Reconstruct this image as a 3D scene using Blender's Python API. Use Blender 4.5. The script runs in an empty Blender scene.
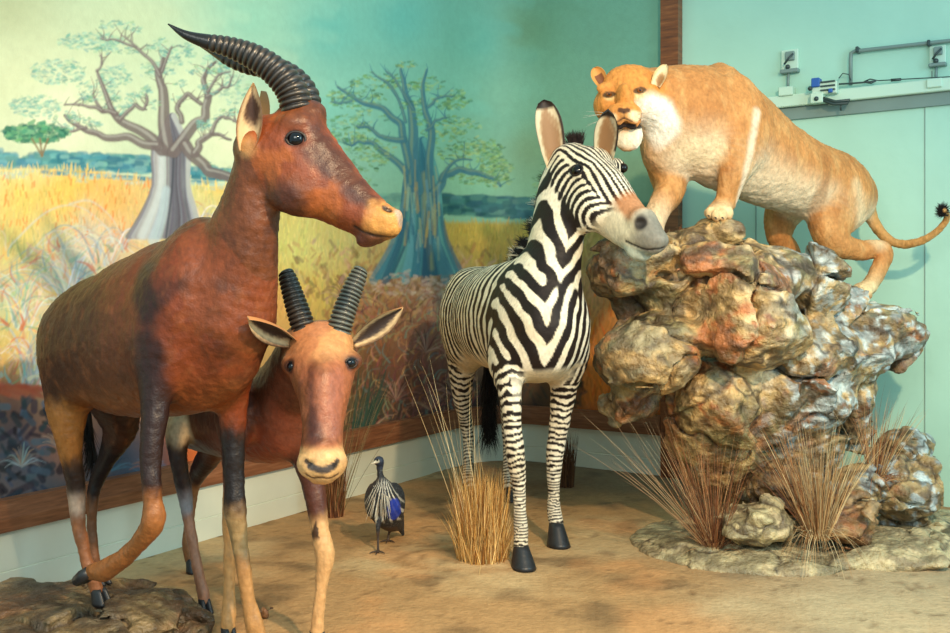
import bpy, math, random
import numpy as np
from mathutils import Vector

# ------------------------------------------------------------------ camera, world, lights
SC = bpy.context.scene
COL = SC.collection
F = 990.0      # focal length in pixels of the 950 px wide frame
H = 1.15       # camera height
HZ = 290.0     # image row of the horizon
cam_d = bpy.data.cameras.new('camera')
cam = bpy.data.objects.new('camera', cam_d); COL.objects.link(cam)
cam.location = (0, 0, H); cam.rotation_euler = (math.pi/2, 0, 0)
cam_d.sensor_width = 36.0; cam_d.lens = 36.0*F/950.0
cam_d.shift_y = -(316.5-HZ)/950.0
cam_d.clip_start = 0.05
SC.camera = cam

SC.view_settings.view_transform = 'Standard'
SC.view_settings.look = 'None'
SC.view_settings.exposure = 0.0
SC.view_settings.gamma = 1.0
SC.view_settings.use_curve_mapping = False

world = bpy.data.worlds.new('world'); SC.world = world; world.use_nodes = True
bgn = world.node_tree.nodes['Background']
bgn.inputs[0].default_value = (0.60, 0.93, 1.0, 1); bgn.inputs[1].default_value = 0.76

def area(name, loc, target, size, power, col, sy=None):
    d = bpy.data.lights.new(name, 'AREA'); d.energy = power; d.color = col
    d.shape = 'RECTANGLE'; d.size = size; d.size_y = sy or size
    o = bpy.data.objects.new(name, d); COL.objects.link(o)
    o.location = loc
    o.rotation_euler = (Vector(target)-Vector(loc)).to_track_quat('-Z', 'Y').to_euler()
    return o
def spot(name, loc, target, power, col, angle=60, radius=.06, blend=.5):
    d = bpy.data.lights.new(name, 'SPOT'); d.energy = power; d.color = col
    d.spot_size = math.radians(angle); d.spot_blend = blend; d.shadow_soft_size = radius
    o = bpy.data.objects.new(name, d); COL.objects.link(o)
    o.location = loc
    o.rotation_euler = (Vector(target)-Vector(loc)).to_track_quat('-Z', 'Y').to_euler()
    return o
WARM = (1.0, 0.74, 0.45)
spot('spot_lamp_centre', (1.35, 0.7, 3.1), (0.1, 4.2, 0.7), 640, WARM, 80, .07)
spot('spot_lamp_left', (0.9, 0.6, 3.0), (-0.75, 3.0, 1.2), 150, WARM, 50, .06)
area('window_light_right', (3.6, 1.6, 2.3), (1.2, 4.8, 0.9), 1.6, 70, (0.55, 0.88, 1.0), 2.0)
area('room_light_front', (-0.6, -1.2, 2.8), (0.0, 4.5, 1.0), 2.6, 95, (0.95, 0.98, 0.92), 1.6)

# ------------------------------------------------------------------ small helpers
def P(px, py, Y):
    """World point at depth Y seen at pixel (px, py): used once, to measure the place."""
    return np.array([(px-475.0)/F*Y, Y, H-(py-HZ)/F*Y])
def lin(c):
    c = np.asarray(c, dtype=np.float64)/255.0
    return np.where(c <= .04045, c/12.92, ((c+.055)/1.055)**2.4)
def nrm(v):
    v = np.asarray(v, dtype=np.float64); return v/max(1e-9, np.linalg.norm(v))
def sstep(a, b, x):
    t = np.clip((x-a)/(b-a), 0, 1); return t*t*(3-2*t)
def mixc(c, d, w):
    return c + (np.asarray(d)-c)*np.asarray(w)[..., None]

_rs = np.random.RandomState(7)
_perm = _rs.permutation(256); _perm = np.concatenate([_perm, _perm, _perm])
_grad = _rs.normal(size=(256, 3)); _grad /= np.linalg.norm(_grad, axis=1)[:, None]; _grad = _grad.astype(np.float32)
_perm32 = _perm.astype(np.int32)
_gx, _gy, _gz = [np.ascontiguousarray(_grad[:, k]) for k in range(3)]
def perlin(p):
    p = np.ascontiguousarray(np.asarray(p, dtype=np.float32).T)
    fl = np.floor(p); f = p-fl; i = fl.astype(np.int32) & 255
    u = f*f*f*(f*(f*6-15)+10)
    out = np.zeros(p.shape[1], dtype=np.float32)
    A = _perm32
    if p.shape[1] > 0:
        px0 = A[i[0]]; px1 = A[i[0]+1]
        for dx, pa in ((0, px0), (1, px1)):
            wx = u[0] if dx else 1-u[0]; fx = f[0]-dx
            for dy in (0, 1):
                pb = A[pa+i[1]+dy]; wxy = wx*(u[1] if dy else 1-u[1]); fy = f[1]-dy
                for dz in (0, 1):
                    h = A[pb+i[2]+dz]
                    out += wxy*(u[2] if dz else 1-u[2])*(_gx[h]*fx+_gy[h]*fy+_gz[h]*(f[2]-dz))
    return out*1.5
def fbm(p, freq, octs=3, gain=.5):
    s = 0; a = 1
    p = np.asarray(p)
    for o in range(octs):
        s = s+a*perlin(p*freq+17.3*o); a *= gain; freq *= 2.03
    return s
def worley(Q, S, an, warp=.07):
    """nearest and second nearest seed distance, index of the nearest"""
    Q = np.asarray(Q, dtype=np.float32)
    Qw = (Q+warp*np.stack([fbm(Q+k*7, 5, 3) for k in range(3)], 1))*np.asarray(an, dtype=np.float32)
    S = (S*an).astype(np.float32); s2 = (S*S).sum(1); n = len(Q)
    d1 = np.zeros(n, np.float32); d2 = d1.copy(); ix = np.zeros(n, np.int32)
    for a in range(0, n, 40000):
        q = Qw[a:a+40000]; D = (q*q).sum(1)[:, None]+s2-2*q@S.T; i = D.argmin(1); r = np.arange(len(q))
        d1[a:a+40000] = D[r, i]; ix[a:a+40000] = i; D[r, i] = 1e9; d2[a:a+40000] = D.min(1)
    return np.sqrt(np.maximum(d1, 0)), np.sqrt(np.maximum(d2, 0)), ix
def ridged(p, freq, octs=3):
    s = 0; a = 1
    for o in range(octs):
        s = s+a*(1-2*np.abs(perlin(np.asarray(p)*freq+9.1*o))); a *= .5; freq *= 2.1
    return s

def cat_rom(pts, n):
    """Catmull-Rom through rows of pts (any columns), n samples per span."""
    pts = np.asarray(pts, dtype=np.float64)
    ext = np.vstack([2*pts[0]-pts[1], pts, 2*pts[-1]-pts[-2]])
    out = []
    for i in range(1, len(ext)-2):
        p0, p1, p2, p3 = ext[i-1:i+3]
        for k in range(n):
            t = k/n
            out.append(.5*((2*p1)+(-p0+p2)*t+(2*p0-5*p1+4*p2-p3)*t*t+(-p0+3*p1-3*p2+p3)*t**3))
    out.append(pts[-1])
    return np.array(out)

# ------------------------------------------------------------------ objects
def setp(o, label=None, cat=None, group=None, kind=None):
    if label: o['label'] = label
    if cat: o['category'] = cat
    if group: o['group'] = group
    if kind: o['kind'] = kind
    return o
def mesh_obj(name, verts, faces, mat, parent=None, cols=None, smooth=True):
    me = bpy.data.meshes.new(name)
    verts = np.asarray(verts, dtype=np.float32)
    if isinstance(faces, np.ndarray):
        n = faces.shape[1]
        me.vertices.add(len(verts)); me.vertices.foreach_set('co', verts.ravel())
        me.loops.add(faces.size); me.loops.foreach_set('vertex_index', faces.astype(np.int32).ravel())
        me.polygons.add(len(faces)); me.polygons.foreach_set('loop_start', np.arange(0, faces.size, n, dtype=np.int32))
        me.update(calc_edges=True)
    else:
        me.from_pydata([tuple(map(float, v)) for v in verts], [], faces)
    me.validate()
    if cols is not None:
        at = me.color_attributes.new('paint', 'FLOAT_COLOR', 'POINT')
        c4 = np.ones((len(verts), 4), dtype=np.float32); c4[:, :3] = cols
        at.data.foreach_set('color', c4.ravel())
    me.polygons.foreach_set('use_smooth', np.full(len(me.polygons), smooth, dtype=bool))
    me.materials.append(mat)
    o = bpy.data.objects.new(name, me); COL.objects.link(o)
    if parent is not None:
        o.parent = parent
        o.matrix_parent_inverse = parent.matrix_basis.inverted()
    return o
def thing(name, loc, label, cat, group=None):
    o = bpy.data.objects.new(name, None); COL.objects.link(o)
    o.location = tuple(float(v) for v in loc); o.empty_display_size = .1
    return setp(o, label, cat, group)

# ------------------------------------------------------------------ materials
def material(name, color=None, rough=.6, attr=False, metal=0, bump=0, bscale=60, stretch=(1, 1, 1),
             vary=0, vscale=8, spec=.5, coat=0, bump2=0, b2scale=12, ramp=None, rscale=6, rdetail=6, sheen=0):
    m = bpy.data.materials.new(name); m.use_nodes = True
    nt = m.node_tree; N = nt.nodes; L = nt.links
    b = N['Principled BSDF']
    b.inputs['Roughness'].default_value = rough; b.inputs['Metallic'].default_value = metal
    b.inputs['Specular IOR Level'].default_value = spec
    b.inputs['Coat Weight'].default_value = coat
    b.inputs['Sheen Weight'].default_value = sheen
    tc = N.new('ShaderNodeTexCoord')
    mp = N.new('ShaderNodeMapping'); mp.inputs['Scale'].default_value = stretch
    L.new(tc.outputs['Object'], mp.inputs['Vector'])
    if attr:
        a = N.new('ShaderNodeAttribute'); a.attribute_name = 'paint'; src = a.outputs['Color']
    elif ramp:
        nz = N.new('ShaderNodeTexNoise'); nz.inputs['Scale'].default_value = rscale; nz.inputs['Detail'].default_value = rdetail
        nz.inputs['Roughness'].default_value = .62
        L.new(mp.outputs[0], nz.inputs['Vector'])
        cr = N.new('ShaderNodeValToRGB'); e = cr.color_ramp.elements
        while len(e) < len(ramp): e.new(.5)
        for k, (pos, c) in enumerate(ramp):
            e[k].position = pos; e[k].color = (*lin(c), 1)
        L.new(nz.outputs['Fac'], cr.inputs[0]); src = cr.outputs[0]
    else:
        rgb = N.new('ShaderNodeRGB'); rgb.outputs[0].default_value = (*lin(color), 1); src = rgb.outputs[0]
    if vary:
        nv = N.new('ShaderNodeTexNoise'); nv.inputs['Scale'].default_value = vscale; nv.inputs['Detail'].default_value = 5
        L.new(mp.outputs[0], nv.inputs['Vector'])
        mr = N.new('ShaderNodeMapRange'); mr.inputs[1].default_value = .25; mr.inputs[2].default_value = .75
        mr.inputs[3].default_value = 1-vary; mr.inputs[4].default_value = 1+vary
        L.new(nv.outputs['Fac'], mr.inputs[0])
        mx = N.new('ShaderNodeVectorMath'); mx.operation = 'SCALE'
        L.new(src, mx.inputs[0]); L.new(mr.outputs[0], mx.inputs['Scale']); src = mx.outputs[0]
    L.new(src, b.inputs['Base Color'])
    last = None
    for amt, sc in ((bump2, b2scale), (bump, bscale)):
        if amt:
            nz = N.new('ShaderNodeTexNoise'); nz.inputs['Scale'].default_value = sc; nz.inputs['Detail'].default_value = 5
            L.new(mp.outputs[0], nz.inputs['Vector'])
            bp = N.new('ShaderNodeBump'); bp.inputs['Strength'].default_value = 1.0; bp.inputs['Distance'].default_value = amt
            L.new(nz.outputs['Fac'], bp.inputs['Height'])
            if last: L.new(last, bp.inputs['Normal'])
            last = bp.outputs[0]
    if last: L.new(last, b.inputs['Normal'])
    return m

# ------------------------------------------------------------------ sculpting with distance fields
class Chain:
    """A bent limb of elliptical sections. nodes: (pos, r_side, r_other)."""
    def __init__(s, nodes, side, n=5):
        rows = np.array([[*p, a, b] for p, a, b in nodes], dtype=np.float64)
        s.sm = cat_rom(rows, n) if n > 1 and len(rows) > 2 else rows
        s.sm[:, 3:] = np.maximum(s.sm[:, 3:], .0012)
        side = np.asarray(side, dtype=np.float64)
        if side.ndim == 1: side = np.repeat(side[None], len(rows), 0)
        sd = cat_rom(side, n) if n > 1 and len(rows) > 2 else side
        s.seg = []; s.len = 0
        for i in range(len(s.sm)-1):
            a, b = s.sm[i], s.sm[i+1]
            T = b[:3]-a[:3]; L = max(1e-6, np.linalg.norm(T)); T = T/L
            S = sd[i]-T*np.dot(sd[i], T); S = nrm(S); N = np.cross(T, S)
            s.seg.append((a, b, T, L, S, N, s.len)); s.len += L
    def _d(s, x, y, z, g, full=False):
        a, b, T, L, S, N, s0 = g
        x = x-a[0]; y = y-a[1]; z = z-a[2]
        q = (x*T[0]+y*T[1]+z*T[2])/L
        t = np.clip(q, 0, 1); w = (q-t)*L
        # measure side offsets from the clamped point (T part cancels)
        u = x*S[0]+y*S[1]+z*S[2]; v = x*N[0]+y*N[1]+z*N[2]
        rx = a[3]+(b[3]-a[3])*t; ry = a[4]+(b[4]-a[4])*t; rc = np.minimum(rx, ry)
        ux = u/rx; vy = v/ry; wc = w/rc
        k0 = np.sqrt(ux*ux+vy*vy+wc*wc); k1 = np.sqrt((ux/rx)**2+(vy/ry)**2+(wc/rc)**2)
        d = k0*(k0-1)/np.maximum(k1, 1e-6)
        if full: return d, s0+t*L, ux, vy
        return d
    def grid(s, G, m):
        pts = s.sm[:, :3]; r = s.sm[:, 3:].max()
        sl = G.slices(pts.min(0)-r-m, pts.max(0)+r+m)
        if sl is None: return None
        D = np.full([q.stop-q.start for q in sl], 9.0, dtype=np.float32)
        for g in s.seg:
            rr = max(g[0][3:].max(), g[1][3:].max())+m
            s2 = G.slices(np.minimum(g[0][:3], g[1][:3])-rr, np.maximum(g[0][:3], g[1][:3])+rr)
            if s2 is None: continue
            x, y, z = G.axes(s2)
            d = s._d(x, y, z, g)
            loc = tuple(slice(b.start-a.start, b.stop-a.start) for a, b in zip(sl, s2))
            D[loc] = np.minimum(D[loc], d)
        return sl, D
    def at(s, Q):
        """distance, arc length, side coordinate, other coordinate for points Q."""
        Q = np.asarray(Q, dtype=np.float32); n = len(Q)
        D = np.full(n, 9.0, dtype=np.float32); A = np.zeros(n, dtype=np.float32); U = np.zeros(n, dtype=np.float32); W = np.zeros(n, dtype=np.float32)
        x, y, z = Q.T
        R_ = [s._d(x, y, z, g, True) for g in s.seg]
        for d, t, u, v in R_: D = np.minimum(D, d)
        tot = 0
        for d, t, u, v in R_:
            w = np.exp(-np.clip(d-D, 0, .5)/.012); tot = tot+w; A = A+w*t; U = U+w*u; W = W+w*v
        return D, A/tot, U/tot, W/tot
class Ell:
    def __init__(s, c, r, ax=None, ay=None):
        s.c = np.asarray(c, dtype=np.float64); s.r = np.asarray(r, dtype=np.float64)
        if ax is None: s.M = np.eye(3)
        else:
            X = nrm(ax); Yv = np.asarray(ay if ay is not None else (0, 0, 1.0), dtype=np.float64)
            Yv = nrm(Yv-X*np.dot(X, Yv)); s.M = np.array([X, Yv, np.cross(X, Yv)])
    def _d(s, x, y, z):
        x = x-s.c[0]; y = y-s.c[1]; z = z-s.c[2]; k0 = 0; k1 = 0
        for i in range(3):
            q = (x*s.M[i, 0]+y*s.M[i, 1]+z*s.M[i, 2])/s.r[i]
            k0 = k0+q*q; k1 = k1+(q/s.r[i])**2
        k0 = np.sqrt(k0); return k0*(k0-1)/np.maximum(np.sqrt(k1), 1e-6)
    def grid(s, G, m):
        r = s.r.max()+m
        sl = G.slices(s.c-r, s.c+r)
        if sl is None: return None
        return sl, s._d(*G.axes(sl)).astype(np.float32)
    def at(s, Q): return s._d(*np.asarray(Q).T), 0, 0, 0
class Grid:
    def __init__(s, lo, hi, h):
        s.lo = np.asarray(lo, dtype=np.float64); s.h = h
        s.n = np.ceil((np.asarray(hi)-s.lo)/h).astype(int)+1
        s.ax = [(s.lo[i]+h*np.arange(s.n[i])).astype(np.float32) for i in range(3)]
        s.V = np.full(s.n, 1.0, dtype=np.float32)
    def slices(s, lo, hi):
        a = np.maximum(np.floor((lo-s.lo)/s.h).astype(int), 0); b = np.minimum(np.ceil((hi-s.lo)/s.h).astype(int)+1, s.n)
        if (b <= a).any(): return None
        return tuple(slice(int(p), int(q)) for p, q in zip(a, b))
    def axes(s, sl):
        return s.ax[0][sl[0]][:, None, None], s.ax[1][sl[1]][None, :, None], s.ax[2][sl[2]][None, None, :]
    def add(s, prim, k, sub=False):
        r = prim.grid(s, max(k, 3*s.h)+2*s.h)
        if r is None: return
        sl, D = r; A = s.V[sl]
        if sub:
            h = np.maximum(k-np.abs(A+D), 0)/k
            s.V[sl] = np.maximum(A, -D)+h*h*k*.25
        else:
            h = np.maximum(k-np.abs(A-D), 0)/k
            s.V[sl] = np.minimum(A, D)-h*h*k*.25
    def sample(s, Q):
        q = (np.asarray(Q)-s.lo)/s.h; i = np.clip(np.floor(q).astype(int), 0, s.n-2); f = q-i; o = 0
        for dx in (0, 1):
            for dy in (0, 1):
                for dz in (0, 1):
                    w = (f[:, 0] if dx else 1-f[:, 0])*(f[:, 1] if dy else 1-f[:, 1])*(f[:, 2] if dz else 1-f[:, 2])
                    o = o+w*s.V[i[:, 0]+dx, i[:, 1]+dy, i[:, 2]+dz]
        return o
    def hit(s, px, py, inset=0.0):
        """first surface point on the ray through a pixel"""
        d = P(px, py, 1.0)-np.array([0, 0, H]); Ys = np.arange(s.lo[1], s.lo[1]+s.h*s.n[1], s.h*.5)
        Q = np.array([0, 0, H])+d[None]*Ys[:, None]
        ok = ((Q > s.lo) & (Q < s.lo+s.h*(s.n-1))).all(1)
        v = np.where(ok, s.sample(Q), 1.0)
        k = np.where(v < 0)[0]
        if len(k) == 0:
            k = [int(np.argmin(v))]
        return Q[k[0]]+nrm(d)*inset
    def normal(s, q, e=None):
        e = e or s.h*1.5; q = np.asarray(q); g = np.zeros(3)
        for i in range(3):
            d = np.zeros(3); d[i] = e
            g[i] = s.sample((q+d)[None])[0]-s.sample((q-d)[None])[0]
        return nrm(g)
    def mesh(s):
        V = s.V; S = V < 0
        n = s.n
        c = np.zeros(np.array(n)-1, dtype=np.uint8)
        sl = [(slice(0, -1), slice(1, None))[b] for b in (0, 1)]
        for dx in (0, 1):
            for dy in (0, 1):
                for dz in (0, 1): c += S[sl[dx], sl[dy], sl[dz]]
        act = (c > 0) & (c < 8)
        I, J, K = np.nonzero(act)
        idx = np.full(act.shape, -1, dtype=np.int32); idx[I, J, K] = np.arange(len(I))
        acc = np.zeros((len(I), 3)); cnt = np.zeros(len(I))
        for axis in range(3):
            for a in (0, 1):
                for b in (0, 1):
                    o = [0, 0, 0]; o[(axis+1) % 3] = a; o[(axis+2) % 3] = b
                    e = list(o); e[axis] = 1
                    v0 = V[I+o[0], J+o[1], K+o[2]]; v1 = V[I+e[0], J+e[1], K+e[2]]
                    m = (v0 < 0) != (v1 < 0)
                    t = np.where(m, v0/np.where(m, v0-v1, 1), 0)
                    p = np.tile(np.array(o, dtype=np.float64), (len(I), 1)); p[:, axis] += t
                    acc += p*m[:, None]; cnt += m
        verts = s.lo+s.h*(np.stack([I, J, K], 1)+acc/cnt[:, None])
        faces = []
        for axis in range(3):
            b, c2 = (axis+1) % 3, (axis+2) % 3
            A = [slice(None)]*3; B = [slice(None)]*3
            A[axis] = slice(0, -1); B[axis] = slice(1, None)
            s0 = S[tuple(A)]; s1 = S[tuple(B)]
            ch = s0 != s1
            # need 1..n-2 on the other axes
            q = np.array(np.nonzero(ch)).T
            ok = (q[:, b] >= 1) & (q[:, c2] >= 1) & (q[:, b] < n[b]-1) & (q[:, c2] < n[c2]-1)
            q = q[ok]
            inside = s0[q[:, 0], q[:, 1], q[:, 2]]
            def g(db, dc):
                r = q.copy(); r[:, b] -= db; r[:, c2] -= dc
                return idx[r[:, 0], r[:, 1], r[:, 2]]
            f = np.stack([g(1, 1), g(0, 1), g(0, 0), g(1, 0)], 1)
            f[~inside] = f[~inside][:, ::-1]
            faces.append(f)
        faces = np.vstack(faces)
        faces = faces[(faces >= 0).all(1)]
        return verts, faces
def build_grid(ops, h, pad=.03):
    los = []; his = []
    for op in ops:
        pr = op[1]
        if isinstance(pr, Chain): r = pr.sm[:, 3:].max(); los.append(pr.sm[:, :3].min(0)-r); his.append(pr.sm[:, :3].max(0)+r)
        elif op[0] == 'add': los.append(pr.c-pr.r.max()); his.append(pr.c+pr.r.max())
    G = Grid(np.min(los, 0)-pad, np.max(his, 0)+pad, h)
    for kind, pr, k in ops: G.add(pr, k, kind == 'sub')
    return G
def vnormals(v, f):
    a = v[f[:, 0]]; c = v[f[:, 2]]; b = v[f[:, 1]]; d = v[f[:, 3]]
    n = np.cross(c-a, d-b); out = np.zeros_like(v)
    for k in range(4):
        for i in range(3): out[:, i] += np.bincount(f[:, k], n[:, i], minlength=len(v))
    return out/np.maximum(np.linalg.norm(out, axis=1), 1e-9)[:, None]
def dpoly(Q, pts):
    """distance of points Q to a polyline"""
    pts = np.asarray(pts); D = np.full(len(Q), 9.0)
    if len(pts) == 1: return np.linalg.norm(Q-pts[0], axis=1)
    for a, b in zip(pts[:-1], pts[1:]):
        ab = b-a; t = np.clip(((Q-a)@ab)/max(1e-9, ab@ab), 0, 1)
        D = np.minimum(D, np.linalg.norm(Q-a-t[:, None]*ab, axis=1))
    return D

# chains given in pixels: rows (px, py, Y, r_side_px, r_other_px)
def pch(rows, side, n=5):
    nodes = []
    for r in rows:
        if len(r) == 4: r = (*r, r[3])
        px, py, Y, a, b = r; nodes.append((P(px, py, Y), a*Y/F, b*Y/F))
    return Chain(nodes, side, n)
def pell(px, py, Y, r, ax=None, ay=None):
    return Ell(P(px, py, Y), np.array(r)*Y/F, ax, ay)

# ------------------------------------------------------------------ generic shapes
def tube(path, radii, seg=12, cap=True, ring=None):
    """verts and faces of a tube along a path. ring: optional list of per-vertex radius factors"""
    path = np.asarray(path, dtype=np.float64); n = len(path)
    T = np.gradient(path, axis=0); T /= np.maximum(np.linalg.norm(T, axis=1), 1e-9)[:, None]
    up = np.array([0, 0, 1.0]) if abs(T[0][2]) < .9 else np.array([0, 1.0, 0])
    S = nrm(np.cross(T[0], up)); V = []; Fc = []
    for i in range(n):
        S = nrm(S-T[i]*np.dot(S, T[i])); N = np.cross(T[i], S)
        for k in range(seg):
            a = 2*math.pi*k/seg; V.append(path[i]+radii[i]*(math.cos(a)*S+math.sin(a)*N))
    for i in range(n-1):
        for k in range(seg):
            k2 = (k+1) % seg; Fc.append((i*seg+k, i*seg+k2, (i+1)*seg+k2, (i+1)*seg+k))
    if cap:
        V.append(path[0]); V.append(path[-1]); c0 = n*seg; c1 = c0+1
        for k in range(seg):
            k2 = (k+1) % seg; Fc.append((c0, k2, k)); Fc.append((c1, (n-1)*seg+k, (n-1)*seg+k2))
    return V, Fc
class MB:
    """collects pieces of one part"""
    def __init__(s): s.v = []; s.f = []; s.c = []
    def add(s, V, Fc, col=None):
        o = len(s.v); s.v.extend([tuple(map(float, p)) for p in V]); s.f.extend([tuple(i+o for i in f) for f in Fc])
        if col is not None:
            c = np.asarray(col, dtype=float)
            s.c.extend([tuple(c)]*len(V) if c.ndim == 1 else [tuple(x) for x in c])
        return s
    def box(s, c, size, ax=(1, 0, 0), ay=(0, 1, 0), col=None, bev=0.0):
        X = nrm(ax); Yv = nrm(ay); Z = np.cross(X, Yv); c = np.asarray(c, dtype=float); h = np.array(size)/2
        b = min(bev, h.min()*.9)
        if b <= 0:
            V = [c+X*h[0]*i+Yv*h[1]*j+Z*h[2]*k for i in (-1, 1) for j in (-1, 1) for k in (-1, 1)]
            return s.add(V, [(0, 1, 3, 2), (4, 6, 7, 5), (0, 4, 5, 1), (2, 3, 7, 6), (0, 2, 6, 4), (1, 5, 7, 3)], col)
        V = []; id_ = {}
        for i in (-1, 1):
            for j in (-1, 1):
                for k in (-1, 1):
                    for m in range(3):
                        d = np.array([i, j, k])*(h-b); e = np.array([i, j, k])*h; q = d.copy(); q[m] = e[m]
                        id_[(i, j, k, m)] = len(V); V.append(c+X*q[0]+Yv*q[1]+Z*q[2])
        Fc = []
        for m in range(3):
            a1, a2 = (m+1) % 3, (m+2) % 3
            for sg in (-1, 1):
                q = []
                for (u, v) in ((-1, -1), (1, -1), (1, 1), (-1, 1)):
                    t = [0, 0, 0]; t[m] = sg; t[a1] = u; t[a2] = v; q.append(id_[(*t, m)])
                Fc.append(tuple(q if sg > 0 else q[::-1]))
        for m in range(3):
            a1, a2 = (m+1) % 3, (m+2) % 3
            for u in (-1, 1):
                for v in (-1, 1):
                    def gi(sg, ax_):
                        t = [0, 0, 0]; t[m] = sg; t[a1] = u; t[a2] = v; return id_[(*t, ax_)]
                    q = [gi(-1, a1), gi(1, a1), gi(1, a2), gi(-1, a2)]
                    Fc.append(tuple(q if u*v < 0 else q[::-1]))
        for i in (-1, 1):
            for j in (-1, 1):
                for k in (-1, 1):
                    q = [id_[(i, j, k, m)] for m in range(3)]
                    Fc.append(tuple(q if i*j*k > 0 else q[::-1]))
        return s.add(V, Fc, col)
    def tube(s, path, radii, seg=10, col=None):
        if np.isscalar(radii): radii = [radii]*len(path)
        V, Fc = tube(path, radii, seg); return s.add(V, Fc, col)
    def sphere(s, c, r, col=None, nu=16, nv=10, ax=None, ay=None):
        r = np.array([r]*3 if np.isscalar(r) else r, dtype=float)
        M = Ell((0, 0, 0), (1, 1, 1), ax, ay).M if ax is not None else np.eye(3)
        V = [(0, 0, 1)]; Fc = []
        for i in range(1, nv):
            t = math.pi*i/nv
            for j in range(nu): p = 2*math.pi*j/nu; V.append((math.sin(t)*math.cos(p), math.sin(t)*math.sin(p), math.cos(t)))
        V.append((0, 0, -1)); V = (np.array(V)*r)@M+np.asarray(c)
        for j in range(nu):
            j2 = (j+1) % nu
            Fc.append((0, 1+j, 1+j2)); Fc.append((len(V)-1, 1+(nv-2)*nu+j2, 1+(nv-2)*nu+j))
            for i in range(nv-2): a = 1+i*nu; Fc.append((a+j, a+nu+j, a+nu+j2, a+j2))
        return s.add(V, Fc, col)
    def build(s, name, mat, parent=None, smooth=True):
        o = mesh_obj(name, np.array(s.v), s.f, mat, parent, np.array(s.c) if len(s.c) == len(s.v) and s.c else None, smooth)
        return o
# ------------------------------------------------------------------ room shell
M_white = material('painted_wall', (172, 214, 196), rough=.45, vary=.05, vscale=3, bump=.002, bscale=14)
M_base = material('painted_board', (222, 226, 208), rough=.35, vary=.05, vscale=5)
M_wood = material('varnished_wood', rough=.35, attr=False, ramp=[(.3, (88, 46, 24)), (.55, (128, 72, 38)), (.75, (158, 98, 56))], rscale=5, stretch=(1, 1, 9), bump=.001, bscale=30)
M_rail = material('varnished_wood_rail', rough=.4, ramp=[(.3, (108, 66, 44)), (.55, (142, 92, 62)), (.75, (166, 114, 82))], rscale=7, stretch=(1, 1, 12))
M_mural = material('mural_paint', rough=.6, attr=True, bump=.0012, bscale=70, spec=.25, vary=.05, vscale=25)
M_floor = material('earth_floor', rough=.85, attr=True, vary=.13, vscale=30, bump=.006, bscale=55, bump2=.02, b2scale=7, spec=.2)
M_grey = material('shade_and_seam_grey', (120, 140, 135), rough=.5, vary=.06)

def _wall_path():
    pts = []
    for px in np.arange(-420, 447, 2.0):
        k = (px-475)/F; Y = 3.961/(.588-k); pts.append((k*Y, Y))
    a = np.array(pts[-1]); c = np.array([.0911, 6.89]); b = 6.953/(1+.68*75/F)*np.array([75/F, 1.0])
    for t in np.linspace(0, 1, 40)[1:]:
        pts.append(tuple((1-t)**2*a+2*t*(1-t)*c+t*t*b))
    for px in np.arange(552, 1350, 2.0):
        k = (px-475)/F; Y = 6.953/(1+.68*k); pts.append((k*Y, Y))
    return np.array(pts)
WP = _wall_path(); WPX = 475+F*WP[:, 0]/WP[:, 1]
def wall_xy(px):
    return np.array([np.interp(px, WPX, WP[:, 0]), np.interp(px, WPX, WP[:, 1])])
def wall_normal(px):
    a = wall_xy(px-3); b = wall_xy(px+3); t = nrm(b-a); return np.array([t[1], -t[0]])
def wall_pt(px, py, off=0.0):
    xy = wall_xy(px); n = wall_normal(px); z = H-(py-HZ)/F*xy[1]; q = xy+n*off
    return np.array([q[0], q[1], z])
def sweep(name, px0, px1, prof, mat, step=6.0, kind='structure', lab=None):
    """prof: closed list of (offset from wall into the room, z) swept along the wall line"""
    xs = [px0]+[x for x in WPX if px0+1 < x < px1-1]+[px1]
    xs = xs[::3]+([xs[-1]] if (len(xs)-1) % 3 else [])
    V = []; Fc = []; n = len(prof)
    for x in xs:
        xy = wall_xy(x); nn = wall_normal(x)
        for o, z in prof: V.append((*(xy+nn*o), z))
    for i in range(len(xs)-1):
        for k in range(n):
            k2 = (k+1) % n; Fc.append((i*n+k, (i+1)*n+k, (i+1)*n+k2, i*n+k2))
    Fc.append(tuple(range(n))); Fc.append(tuple(reversed(range((len(xs)-1)*n, len(xs)*n))))
    o = mesh_obj(name, V, Fc, mat, smooth=False)
    if kind: o['kind'] = kind
    return o
WT = 3.9
sweep('wall_left', -415, 486, [(-.12, -.02), (0, -.02), (0, WT), (-.12, WT)], M_white)
sweep('wall_back', 486, 1340, [(-.12, -.02), (0, -.02), (0, WT), (-.12, WT)], M_white)
for nm, a, b in (('baseboard_left', -410, 486), ('baseboard_back', 486, 664)):
    sweep(nm, a, b, [(.002, 0), (.040, 0), (.040, .097), (.034, .099), (.034, .102), (.038, .104), (.038, .25), (.002, .25)], M_base)
sweep('trim_1', -410, 664, [(.002, .252), (.062, .252), (.066, .30), (.062, .372), (.002, .372)], M_rail)
sweep('trim_2', 665, 682.5, [(.002, 0), (.07, 0), (.07, WT), (.002, WT)], M_wood)
sweep('trim_3', 752, 1330, [(.002, 2.13), (.02, 2.13), (.02, 2.198), (.002, 2.198)], M_grey)  # grey strip stands in for the shaded front face of the beam
def seam(nm, px, z0, z1):
    sweep(nm, px-.35, px+.35, [(.0005, z0), (.004, z0), (.004, z1), (.0005, z1)], M_grey)
seam('trim_4', 925, 0.0, 2.13); seam('trim_5', 932, 2.27, 2.32); seam('trim_6', 756, .9, 1.9)

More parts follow.
